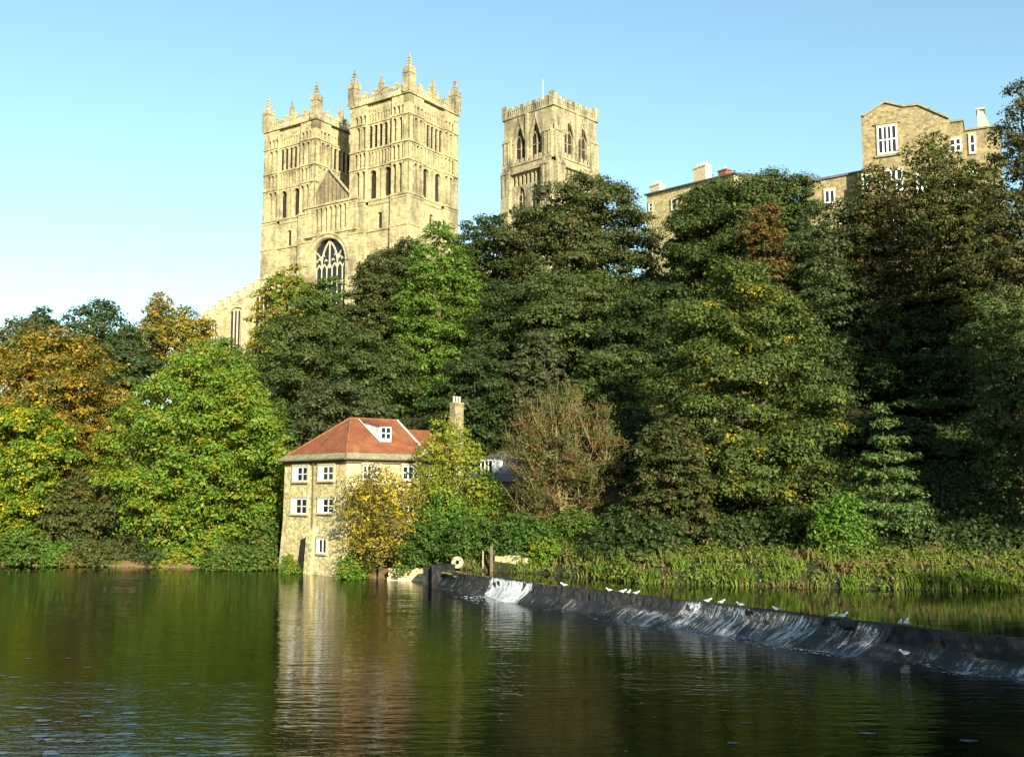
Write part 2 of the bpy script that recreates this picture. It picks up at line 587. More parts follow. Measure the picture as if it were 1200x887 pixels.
crest = subdiv(CREST, 14)
mb = MB()
mb.poly([(-900, -60, 0), (900, -60, 0), (900, 99, 0), (-900, 99, 0)])
tag(mb.build('lower_pool_water', M['water_low']), 'dark rippled river below the weir', kind='structure')
mb = MB()
cr2 = []
for i, p in enumerate(crest):
    q = crest[min(i + 1, len(crest) - 1)]; r = crest[max(i - 1, 0)]
    t = Vector((q[0] - r[0], q[1] - r[1], 0)).normalized()
    nrm = Vector((-t.y, t.x, 0))          # upstream side
    cr2.append((Vector((p[0], p[1], 0)), t, nrm))
for i in range(len(cr2) - 1):
    a, b2 = cr2[i][0] + cr2[i][2] * .25, cr2[i + 1][0] + cr2[i + 1][2] * .25
    mb.poly([(a.x, a.y, ZU), (b2.x, b2.y, ZU), (b2.x + 70, b2.y + 26, ZU), (a.x + 70, a.y + 26, ZU)])
a = cr2[0][0] + cr2[0][2] * .25
mb.poly([(a.x, a.y, ZU), (a.x + 70, a.y + 26, ZU), (70, 125, ZU), (a.x, 78, ZU)])
tag(mb.build('upper_pool_water', M['water_up']), 'calm river water above the weir', kind='structure')

# ------------------------------------------------------------------ weir
wr = MB()
prof = [(.65, -.4, 1), (.55, ZU - .02, 1), (.25, ZU + .06, 1), (-.05, ZU + .05, 1), (-.22, ZU - .14, 0), (-.42, ZU - .42, 0), (-.8, .42, 0), (-1.5, .18, 0), (-2.2, -.06, 0), (-2.5, -1.2, 0)]
pr = random.Random(3)
for i in range(len(cr2)):
    pass
rows = []
for i, (p, t, nrm) in enumerate(cr2):
    s_ = (.85 + .3 * math.sin(i * .31) * math.sin(i * .13 + 1)) * min(1.0, .26 + i * .009)
    row = []
    for (o_, z_, mi_) in prof:
        jit = pr.uniform(-.07, .07)
        q = p + nrm * ((o_ * s_ if o_ < 0 else o_) + jit)
        row.append((q.x, q.y, z_ + pr.uniform(-.09, .09) * (1 if o_ < -.1 else .3)))
    rows.append(row)
for i in range(len(rows) - 1):
    for k in range(len(prof) - 1):
        wr.poly([rows[i][k], rows[i + 1][k], rows[i + 1][k + 1], rows[i][k + 1]], 1 if prof[k][2] and prof[k + 1][2] and i < 46 else 0)
weir = empty('weir', (cr2[0][0].x, cr2[0][0].y, 0), 'dark wet stone weir running diagonally across the river', 'weir')
part(wr, 'weir_wall', [M['weir'], M['weir_top']], weir)
# raised stone blocks and end pier of the weir
wb = MB()
for (px, py, sx, sy, sz) in ((-4.9, 74.6, .8, .8, 1.5), (-5.5, 75.6, .9, .8, 1.3)):
    wb.box(px - sx, px + sx, py - sy, py + sy, -1, sz)
part(wb, 'end_block', M['weir'], weir)
for k in range(9):
    ms = MB()
    p, t, nrm = cr2[pr.choice(range(0, 16))]
    q = p - nrm * pr.uniform(-.2, .35) + t * pr.uniform(-.3, .3)
    ms.lathe((q.x, q.y, ZU - .05 - .2 * pr.random()), [(.02, -.06), (.20, 0), (.14, .07), (.02, .1)], 7)
    part(ms, 'moss', M['moss'], weir, smooth=True)

# ------------------------------------------------------------------ foam: ribbons down the face and flecks at the toe
fr = random.Random(5)
fo = MB()
def face_pt(i, frac, s_off, lift=.03):
    i = max(0, min(len(cr2) - 2, i))
    p, t, nrm = cr2[i]
    s_ = (.85 + .3 * math.sin(i * .31) * math.sin(i * .13 + 1)) * min(1.0, .26 + i * .009)
    offs = [(-.05, ZU + .05), (-.22, ZU - .14), (-.42, ZU - .42), (-.8, .42), (-1.5, .18), (-2.2, -.03), (-2.7, -.03)]
    k = frac * (len(offs) - 1); j = min(int(k), len(offs) - 2); f_ = k - j
    o_ = offs[j][0] * (1 - f_) + offs[j + 1][0] * f_
    z_ = offs[j][1] * (1 - f_) + offs[j + 1][1] * f_
    q = p + nrm * (o_ * s_) + t * s_off
    return Vector((q.x, q.y, z_ + lift)), t


def px_to_i(px):
    best = min(range(len(cr2)), key=lambda i: abs(600 + 1200 * cr2[i][0].x / (cr2[i][0].y * 1.0) - px))
    return best


FOAM = [(520, 576, .10, .3), (576, 628, .82, .03), (628, 735, .17, .45), (735, 800, .42, .42), (800, 885, .50, .05), (885, 962, .42, .1), (962, 974, .1, .3), (974, 1036, .42, .12), (1036, 1130, .16, .5), (1130, 1230, .34, .6)]


def foam_amount(i, fq):
    x = 600 + 1200 * cr2[i][0].x / cr2[i][0].y
    for (xa, xb, am, f0) in FOAM:
        if xa <= x < xb:
            e = min(1, .35 + (x - xa) / 9, .35 + (xb - x) / 9)
            return am * max(0, e) * min(1, max(0, (fq - f0) / .12)) * min(1, (1.02 - fq) / .12)
    return 0


def water_sheet():
    """thin water running over the weir face, as one surface with flow coordinates"""
    nv_ = 22
    verts, faces, fa_, uv_ = [], [], [], []
    r_ = random.Random(21)
    run = 0.0
    n_i = len(cr2)
    for i in range(n_i):
        if i: run += (cr2[i][0] - cr2[i - 1][0]).length
        for k in range(nv_ + 1):
            fq = k / nv_
            p, t = face_pt(i, fq, 0, (.10 if fq < .75 else .06) - .05 * max(0, fq - .75) * 4)
            if i < n_i - 1 or True:
                verts.append((p.x, p.y, p.z + r_.uniform(-.012, .02)))
            fa_.append(foam_amount(i, fq))
            uv_.append((run, fq * 3.2))
    m_ = nv_ + 1
    for i in range(n_i - 1):
        for k in range(nv_):
            if max(fa_[i * m_ + k], fa_[(i + 1) * m_ + k], fa_[i * m_ + k + 1]) < .015: continue
            faces.append((i * m_ + k, (i + 1) * m_ + k, (i + 1) * m_ + k + 1, i * m_ + k + 1))
    me = bpy.data.meshes.new('falling_water')
    me.from_pydata(verts, [], faces)
    ul = me.uv_layers.new(name='flow')
    at_ = me.attributes.new('foam', 'FLOAT', 'POINT')
    at_.data.foreach_set('value', fa_)
    for lp in me.loops:
        ul.data[lp.index].uv = uv_[lp.vertex_index]
    me.polygons.foreach_set('use_smooth', [True] * len(me.polygons))
    m, nt, b = mat('foaming_water', .35, .5)
    tc = nt.nodes.new('ShaderNodeUVMap'); tc.uv_map = 'flow'
    mp = nt.nodes.new('ShaderNodeMapping'); mp.inputs['Scale'].default_value = (8.0, .75, 1); L(nt, tc.outputs[0], mp.inputs[0])
    n1 = noise(nt, mp.outputs[0], 1.0, 8, .75)
    mp2 = nt.nodes.new('ShaderNodeMapping'); mp2.inputs['Scale'].default_value = (1.1, .25, 1); L(nt, tc.outputs[0], mp2.inputs[0])
    n2 = noise(nt, mp2.outputs[0], 1.0, 4, .6)
    n3 = noise(nt, coords(nt, (1, 1, .4)), 11, 6, .8)
    av = nt.nodes.new('ShaderNodeAttribute'); av.attribute_name = 'foam'
    def mth(op, a, c):
        q = nt.nodes.new('ShaderNodeMath'); q.operation = op
        for sk, v in zip(q.inputs, (a, c)):
            if isinstance(v, (int, float)): sk.default_value = v
            else: L(nt, v, sk)
        return q.outputs[0]
    sm = mth('ADD', mth('ADD', mth('MULTIPLY', mth('SUBTRACT', n1, .5), 3.2), mth('MULTIPLY', mth('SUBTRACT', n2, .5), 1.0)), mth('MULTIPLY', mth('SUBTRACT', n3, .5), 1.8))
    val = mth('ADD', sm, av.outputs['Fac'])
    fac = ramp(nt, val, [(.30, (0, 0, 0)), (.52, (.12, .12, .12)), (.82, (1, 1, 1))])
    L(nt, mixc(nt, fac, (.008, .009, .010), (.68, .71, .73)), b.inputs['Base Color'])
    bump(nt, val, b, .8, .08)
    o = link_mesh('falling_water', me, m)
    tag(o, 'thin white streaked water running down the face of the weir', None, None, 'structure')


water_sheet()
# small foam flecks drifting below the spills
for (xa, xb, am, f0) in FOAM:
    ia, ib = sorted((px_to_i(xa), px_to_i(xb)))
    for k in range(int(420 * max(am, .25))):
        i = fr.randint(ia, max(ia, ib - 1))
        p, t, nrm = cr2[i]
        s_ = (.85 + .3 * math.sin(i * .31) * math.sin(i * .13 + 1)) * min(1.0, .26 + i * .009)
        patchy = .5 + .5 * math.sin(i * .23) * math.sin(i * .071 + 2)
        if fr.random() > .25 + .75 * patchy: continue
        c_ = p - nrm * (2.05 * s_ + fr.random() ** 2.2 * (.5 + 1.9 * am)) + t * fr.uniform(-.25, .25)
        a_ = fr.uniform(.03, .17) * (.5 + am); b_ = a_ * fr.uniform(.15, .4)
        fo.poly([tuple(Vector((c_.x, c_.y, .014)) + t * (math.cos(q * .9) * a_ * fr.uniform(.6, 1.1)) + nrm * (math.sin(q * .9) * b_ * fr.uniform(.6, 1.1))) for q in range(7)])
fl = MB()  # flat blue-grey patches painting sky glints onto the near water
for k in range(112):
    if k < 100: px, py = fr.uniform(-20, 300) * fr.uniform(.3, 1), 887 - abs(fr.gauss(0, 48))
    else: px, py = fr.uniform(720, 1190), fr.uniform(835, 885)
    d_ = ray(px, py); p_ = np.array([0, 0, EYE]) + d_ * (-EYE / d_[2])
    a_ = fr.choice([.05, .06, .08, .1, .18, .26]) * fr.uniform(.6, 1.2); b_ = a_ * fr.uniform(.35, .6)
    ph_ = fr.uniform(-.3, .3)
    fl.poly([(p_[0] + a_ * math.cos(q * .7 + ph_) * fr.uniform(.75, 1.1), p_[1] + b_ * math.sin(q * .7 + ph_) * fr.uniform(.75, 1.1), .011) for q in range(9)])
tag(fl.build('sky_glints', plain('blue_grey_sky_glint', (.07, .095, .13), .3, 4, .25)), 'pale sky glints painted as flat patches on the near river', None, None, 'stuff')
tag(fo.build('foam', M['foam']), 'white foam flecks drifting on the dark river', None, None, 'stuff')

# ================================================================== CATHEDRAL
YAW = R(34.5)
U_ = Vector((math.cos(YAW), -math.sin(YAW), 0))       # along the west front, left to right
E_ = Vector((math.sin(YAW), math.cos(YAW), 0))        # eastwards, away
PSW = at(479.5, 110, 158)
ZC = PSW.z
PSW.z = 0
WT = WT_OUT = 12.1
SHIFT = 20.8
cath = empty('cathedral', (PSW.x, PSW.y, 30), 'great honey coloured stone cathedral with three square towers on the wooded cliff', 'cathedral')


def faces_of(P, u, e, w_):
    return [Frame(P - u * w_, u, -e), Frame(P, e, u), Frame(P + e * w_, -u, e), Frame(P - u * w_ + e * w_, -e, -u)]


def pinnacle_mb(h, r):
    b_ = MB()
    # shaft, band, gablets, crocketed spirelet
    b_.box(-r, r, -r, r, 0, h * .46)
    b_.box(-r * 1.18, r * 1.18, -r * 1.18, r * 1.18, h * .46, h * .50)
    for s1 in (-1, 1):
        for s2 in (-1, 1):
            b_.lathe((s1 * r * .95, s2 * r * .95, h * .50), [(r * .25, 0), (r * .25, h * .05), (r * .32, h * .055), (.02, h * .17)], 5)
    b_.box(-r * .85, r * .85, -r * .85, r * .85, h * .5, h * .60)
    b_.lathe((0, 0, h * .60), [(r * .8, 0), (r * .55, h * .08), (r * .33, h * .2), (r * .14, h * .34), (.04, h * .37)], 8)
    for k in range(4):
        zz = h * (.63 + k * .075)
        rr = r * (.86 - k * .19)
        for q in range(4):
            th = math.pi / 4 + q * math.pi / 2
            x_, y_ = rr * math.cos(th), rr * math.sin(th)
            c_ = r * .14
            b_.box(x_ - c_, x_ + c_, y_ - c_, y_ + c_, zz, zz + h * .03)
    b_.lathe((0, 0, h * .95), [(.05, 0), (r * .2, h * .015), (r * .2, h * .03), (.03, h * .05)], 6)
    # sunk panels on the shaft: thin corner ribs
    for s1 in (-1, 1):
        for s2 in (-1, 1):
            b_.box(s1 * r - r * .16, s1 * r + r * .16, s2 * r - r * .16, s2 * r + r * .16, h * .02, h * .45)
    return b_


def west_tower_mesh(P):
    """body, arcades and parapet of one west tower (all four faces) in world coordinates"""
    b_ = MB(); opens = []
    zb = 14.0
    P = P - U_ * .9 + E_ * .9
    WI = WT_OUT - 1.8
    F4 = faces_of(P, U_, E_, WI)
    c0, c1 = P - U_ * WI, P + E_ * WI
    # core
    a = [P - U_ * WI, P, P + E_ * WI, P - U_ * WI + E_ * WI]
    ins = .0
    b_.hexa([(q.x, q.y, zb) for q in a] + [(q.x, q.y, ZC + .3) for q in a])
    for fi, F in enumerate(F4):
        u1, u2 = WI * .235, WI * .765
        D = .85                        # centre field
        Dc = 1.25                      # corner clasps
        segs = [(-Dc if False else 0, u1, Dc, 'c'), (u1, u2, D, 'm'), (u2, WI, Dc, 'c')]
        for (s0, s1, dd, kind) in segs:
            m_ = kind == 'm'
            x0, x1 = s0, s1
            if kind == 'c':
                # wrap round the corner a little
                if s0 == 0: x0 = -Dc
                else: x1 = WI + Dc
            def fill(za, zb_):
                b_.fbox(F, x0, x1, ZC + za, ZC + zb_, 0, dd)
            fill(-.95, 0)
            if m_:
                n_ = 12
                for k in range(n_):
                    uu = s0 + .25 + (s1 - s0 - .5) * (k + .5) / n_
                    b_.fbox(F, uu - .12, uu + .12, ZC - 1.5, ZC - .95, 0, dd)
            else:
                fill(-1.5, -.95)
            b_.arcade(F, x0 + .02, x1 - .02, ZC - 3.1, ZC - 1.5, 9 if m_ else 4, .26, 0, dd, top=.2)
            b_.arcade(F, x0, x1, ZC - 7.55, ZC - 3.35, 5 if m_ else 3, .26 if m_ else .5, 0, dd, top=.3)
            b_.fbox(F, x0 - .03, x1 + .03, ZC - 3.35, ZC - 3.1, 0, dd + .14)
            b_.fbox(F, x0 - .03, x1 + .03, ZC - 7.85, ZC - 7.55, 0, dd + .16)
            b_.arcade(F, x0, x1, ZC - 10.6, ZC - 7.85, 8 if m_ else 4, .27, 0, dd, top=.25)
            b_.fbox(F, x0 - .03, x1 + .03, ZC - 10.85, ZC - 10.6, 0, dd + .14)
            if m_:
                wq = (s1 - s0)
                e0 = s0
                for (f0, f1, n_, pr_) in ((0, .42, 1, .7), (.42, .58, 1, .45), (.58, 1, 1, .7)):
                    b_.arcade(F, s0 + wq * f0, s0 + wq * f1, ZC - 16.1, ZC - 10.85, n_, pr_, 0, dd, top=.35, seg=10)
                    if f0 != .42:
                        # shafts inside the big openings
                        cc = s0 + wq * (f0 + f1) / 2
                        for sg in (-1, 1):
                            b_.fbox(F, cc + sg * .8 - .1, cc + sg * .8 + .1, ZC - 16.1, ZC - 13.0, 0, dd - .2)
            else:
                b_.arcade(F, x0, x1, ZC - 16.1, ZC - 10.85, 3, .4, 0, dd, top=.3)
            b_.fbox(F, x0 - .03, x1 + .03, ZC - 16.45, ZC - 16.1, 0, dd + .2)
            if m_:
                for k in range(11):
                    uu = s0 + .3 + (s1 - s0 - .6) * (k + .5) / 11
                    b_.fbox(F, uu - .14, uu + .14, ZC - 17.1, ZC - 16.45, 0, dd + .1)
                b_.fbox(F, x0, x1, ZC - 17.4, ZC - 17.1, 0, dd - .05)
                wq = (s1 - s0)
                for (f0, f1) in ((0, .36), (.64, 1)):
                    b_.fbox(F, s0 + wq * f0, s0 + wq * f1, ZC - 21.2, ZC - 17.4, 0, dd - .05)
                b_.arcade(F, s0 + wq * .36, s0 + wq * .64, ZC - 21.2, ZC - 17.4, 1, .5, 0, dd - .05, top=1.0, seg=10)
                b_.fbox(F, x0, x1, ZC - 21.5, ZC - 21.2, 0, dd + .14)
                b_.fbox(F, x0, x1, zb, ZC - 21.5, 0, dd - .05)
            else:
                b_.wedge(F, x0, x1, ZC - 16.9, ZC - 16.45, dd, dd + .25)
                b_.fbox(F, x0, x1, ZC - 21.2, ZC - 16.9, 0, dd + .15)
                b_.fbox(F, x0, x1, ZC - 21.5, ZC - 21.2, 0, dd + .3)
                b_.fbox(F, x0, x1, zb, ZC - 21.5, 0, dd + .2)
        # cornice and parapet
        b_.fbox(F, -1.45, WI + 1.45, ZC, ZC + .3, -.4, 1.45)
        b_.fbox(F, -1.1, WI + 1.1, ZC + .3, ZC + .62, .85, 1.15)
        b_.arcade(F, -1.1, WI + 1.1, ZC + .62, ZC + 1.55, 22, .24, .87, 1.11, top=.18, both=True, seg=5)
        nm = 11
        for k in range(nm):
            uu = -1.1 + (WI + 2.2) * (k + .5) / nm
            if k % 2 == 0:
                b_.fbox(F, uu - .48, uu + .48, ZC + 1.55, ZC + 2.0, .87, 1.11)
                b_.fbox(F, uu - .56, uu + .56, ZC + 2.0, ZC + 2.12, .8, 1.18)
                b_.fbox(F, uu - .16, uu + .16, ZC + 2.12, ZC + 2.4, .89, 1.09)
            else:
                b_.fbox(F, uu - .62, uu + .62, ZC + 1.55, ZC + 1.66, .8, 1.18)
        # openings of this face
        if fi in (0, 1):
            wq = (u2 - u1) / 5
            for k in range(5):
                a_ = u1 + k * wq
                opens.append(('louvre', F, a_ + .16, a_ + wq - .16, ZC - 7.5, ZC - 3.5))
            wq = u2 - u1
            for (f0, f1) in ((0, .42), (.58, 1)):
                cc = u1 + wq * (f0 + f1) / 2
                opens.append(('tall', F, cc - .72, cc + .72, ZC - 16.05, ZC - 11.4))
            cc = u1 + wq * .5
            opens.append(('small', F, cc - .55, cc + .55, ZC - 20.9, ZC - 18.6))
    return b_, opens


def opening(kind, F, u0, u1, z0, z1, parent, root):
    b_ = MB()
    if kind == 'louvre':
        b_.fbox(F, u0, u1, z0, z1, .0, .48)
        n_ = 9
        for k in range(n_):
            zz = z0 + (z1 - z0) * (k + .3) / n_
            b_.poly([F.p(u0, zz, .60), F.p(u1, zz, .60), F.p(u1, zz + .22, .49), F.p(u0, zz + .22, .49)])
        return part(b_, 'belfry_opening', M['opening'], root, parent)
    r = (u1 - u0) / 2; c_ = (u0 + u1) / 2
    zs = z1 - r
    pts = [F.p(u0, z0, .32), F.p(u1, z0, .32)]
    for i in range(9):
        th = math.pi * i / 8
        pts.append(F.p(c_ + r * math.cos(th), zs + r * math.sin(th), .32))
    b_.poly(pts)
    return part(b_, 'window', M['opening'], root, parent)


towerSW, opens = west_tower_mesh(PSW)
tsw = part(towerSW, 'tower', M['ashlar'], cath)
for k_ in opens: opening(*k_, tsw, cath)
PIN_BIG = pinnacle_mb(6.6, .66)
PIN_SMALL = pinnacle_mb(3.9, .30)


def put_pinnacles(P, u, e, w_, zc, parent, inset=0.0, big=True):
    rz = math.atan2(u.y, u.x)
    proto_b = proto_s = None
    for k in range(8):
        if k < 4:
            q = [P - u * w_, P, P + e * w_, P - u * w_ + e * w_][k]
            cen = P - u * w_ / 2 + e * w_ / 2
            q = q - (q - cen).normalized() * .1
        else:
            q = [P - u * w_ / 2, P + e * w_ / 2, P - u * w_ / 2 + e * w_, P - u * w_ + e * w_ / 2][k - 4]
            cen = P - u * w_ / 2 + e * w_ / 2
            q = q - (q - cen).normalized() * .08
        key = 'b' if k < 4 else 's'
        if key not in PROTO:
            o = (PIN_BIG if key == 'b' else PIN_SMALL).build('pinnacle', M['ashlar_grey'], parent, origin=(0, 0, 0))
            PROTO[key] = o
        else:
            o = PROTO[key].copy(); C.objects.link(o); o.parent = parent
        o.location = (q.x - cath.location.x, q.y - cath.location.y, (zc + .3 if k < 4 else zc + 1.2) - cath.location.z)
        o.rotation_euler = (0, 0, rz)


PROTO = {}
put_pinnacles(PSW, U_, E_, WT, ZC, tsw)
# north-west tower: a copy moved along the front
tnw = tsw.copy(); C.objects.link(tnw); tnw.parent = cath
dz_nw = zat(141, 169.8, 362) - ZC
dvec = -U_ * SHIFT
tnw.location = (dvec.x, dvec.y, dz_nw)
for ch in list(tsw.children):
    c_ = ch.copy(); C.objects.link(c_); c_.parent = tnw
# the gable wall between the towers
PG1 = PSW - U_ * WT                      # right end of the gap (SW tower's left corner)
PG0 = PSW - U_ * SHIFT                   # left end (NW tower's right corner)
GAP = (PG1 - PG0).length
FG = Frame(PG0 - U_ * 1.6, U_, -E_)
GW = GAP + 3.2
gm = MB()
zA, zB = zat(230, 162, 385), zat(262, 162, 385)      # arcade band top and foot
d1 = .5
wc = GW * .45
rw = 4.15
zsp = zat(300, 162, 391)
# wall with the great window arch
gm.arcade(FG, wc - rw - .55, wc + rw + .55, 18, zB - .5, 1, 1.1, -.4, d1, top=(zB - .5) - zsp - rw * 1.0, seg=18)
gm.fbox(FG, 0, wc - rw - .55, 18, zB - .5, -.5, d1)
gm.fbox(FG, wc + rw + .55, GW, 18, zB - .5, -.5, d1)
# raised arch moulding
for i in range(18):
    a0, a1 = math.pi * i / 18, math.pi * (i + 1) / 18
    for (r0, r1, dd) in ((rw + .12, rw + .75, d1 + .18), (rw + .75, rw + 1.0, d1 + .32)):
        q = [(wc + r0 * math.cos(a0), zsp + r0 * math.sin(a0)), (wc + r1 * math.cos(a0), zsp + r1 * math.sin(a0)), (wc + r1 * math.cos(a1), zsp + r1 * math.sin(a1)), (wc + r0 * math.cos(a1), zsp + r0 * math.sin(a1))]
        gm.hexa([FG.p(*q[0], d1), FG.p(*q[1], d1), FG.p(*q[1], dd), FG.p(*q[0], dd), FG.p(*q[3], d1), FG.p(*q[2], d1), FG.p(*q[2], dd), FG.p(*q[3], dd)])
gm.fbox(FG, -.1, GW + .1, zB - .5, zB, -.5, d1 + .2)
gm.arcade(FG, 0, GW, zB, zA, 11, .38, -.1, d1 + .1, top=.3)
gm.fbox(FG, 0, GW, zB, zA, -.6, -.1)
gm.fbox(FG, -.15, GW + .15, zA, zA + .35, -.5, d1 + .3)
part(gm, 'west_wall', M['ashlar'], cath)
gg = MB()
ax, az = GW * .43, zat(195, 163, 389) + 1.0
gl, gr = GW * .10, GW * .86
zg = zA + .35
gg.poly([FG.p(gl, zg, -.05), FG.p(gr, zg, -.05), FG.p(gr, zg + .6, -.05), FG.p(ax, az, -.05), FG.p(gl, zg + .6, -.05)])
n_ = 10
for k in range(n_):
    u_ = gl + .4 + (gr - gl - .8) * k / (n_ - 1)
    top_ = zg + .6 + (az - zg - .6) * (1 - abs(u_ - ax) / max(ax - gl, gr - ax)) - .6
    if top_ > zg + .5: gg.fbox(FG, u_ - .07, u_ + .07, zg, top_, -.05, .2, 0)
part(gg, 'gable', [M['ashlar_dark'], M['ashlar_grey']], cath)
gc = MB()
for (ua, ub) in ((gl - .4, ax), (ax, gr + .4)):
    za_, zb_ = (zg + .3, az) if ua < ax - .01 else (az, zg + .3)
    gc.hexa([FG.p(ua, za_ - .1, .35), FG.p(ub, zb_ - .1, .35), FG.p(ub, zb_ - .1, -.2), FG.p(ua, za_ - .1, -.2), FG.p(ua, za_ + .16, .35), FG.p(ub, zb_ + .16, .35), FG.p(ub, zb_ + .16, -.2), FG.p(ua, za_ + .16, -.2)])
part(gc, 'gable_coping', M['ashlar_grey'], cath)
# great west window
gw = MB()
pts = [FG.p(wc - rw, 18, -.2), FG.p(wc + rw, 18, -.2)]
for i in range(15):
    th = math.pi * i / 14
    pts.append(FG.p(wc + rw * math.cos(th), zsp + rw * math.sin(th), -.2))
gw.poly(pts)
win = part(gw, 'great_window', M['glass'], cath)
tr_ = MB()
def bar(p0, p1, wd=.11):
    p0, p1 = Vector(p0), Vector(p1)
    tr_.tube([p0, p1], [wd, wd], 4)
for k in range(8):
    u_ = wc - rw + 2 * rw * k / 7
    h_ = math.sqrt(max(0, rw * rw - (u_ - wc) ** 2))
    bar(FG.p(u_, 20, -.1), FG.p(u_, zsp - .6 if k not in (2, 5) else zsp + .2, -.1), .10)
for k in range(7):
    a_, b__ = wc - rw + 2 * rw * k / 7, wc - rw + 2 * rw * (k + 1) / 7
    c_ = (a_ + b__) / 2
    bar(FG.p(a_, zsp - .8, -.1), FG.p(c_, zsp + .05, -.1)); bar(FG.p(b__, zsp - .8, -.1), FG.p(c_, zsp + .05, -.1))
for sg in (-1, 1):
    prev = None
    for i in range(9):
        t = i / 8
        q = FG.p(wc + sg * rw * (.43 - .43 * t * t), zsp + .2 + t * (rw - .35), -.1)
        if prev: bar(prev, q, .14)
        prev = q
    prev = None
    for i in range(7):
        t = i / 6
        q = FG.p(wc + sg * rw * (.43 + .38 * t * t), zsp + .2 + t * rw * .55, -.1)
        if prev: bar(prev, q, .12)
        prev = q
    for i in range(6):
        cu = wc + sg * rw * (.2 + .13 * i); cz = zsp + .35 + .28 * ((i * 7) % 4) + .1
        if (cu - wc) ** 2 + (cz - zsp) ** 2 > (rw * .9) ** 2: continue
        bar(FG.p(cu - .3, cz, -.1), FG.p(cu, cz + .4, -.1), .08); bar(FG.p(cu + .3, cz, -.1), FG.p(cu, cz + .4, -.1), .08)
bar(FG.p(wc, zsp - .8, -.1), FG.p(wc, zsp + rw - .3, -.1), .12)
bar(FG.p(wc - rw, zsp - 3.2, -.1), FG.p(wc + rw, zsp - 3.2, -.1), .1)
part(tr_, 'tracery', M['pale_stone'], cath, win)

# nave behind
nv = MB()
FN0 = PSW + E_ * (WT - .3)
NL = 44.0
for (ua, ub, z1_) in ((-27, -1.5, 43), (-20.6, -8.0, 49.0)):
    a = [FN0 + U_ * ua, FN0 + U_ * ub, FN0 + U_ * ub + E_ * NL, FN0 + U_ * ua + E_ * NL]
    nv.hexa([(q.x, q.y, 14) for q in a] + [(q.x, q.y, z1_) for q in a])
part(nv, 'nave', M['ashlar'], cath)
nr = MB()
a0, a1 = FN0 + U_ * -21, FN0 + U_ * -7.6
am = (a0 + a1) / 2
e_ = E_ * NL
nr.poly([(a1.x, a1.y, 49.0), ((a1 + e_).x, (a1 + e_).y, 49.0), ((am + e_).x, (am + e_).y, 52), (am.x, am.y, 52)])
nr.poly([((a0 + e_).x, (a0 + e_).y, 49.0), (a0.x, a0.y, 49.0), (am.x, am.y, 52), ((am + e_).x, (am + e_).y, 52)])
part(nr, 'nave_roof', M['lead'], cath)

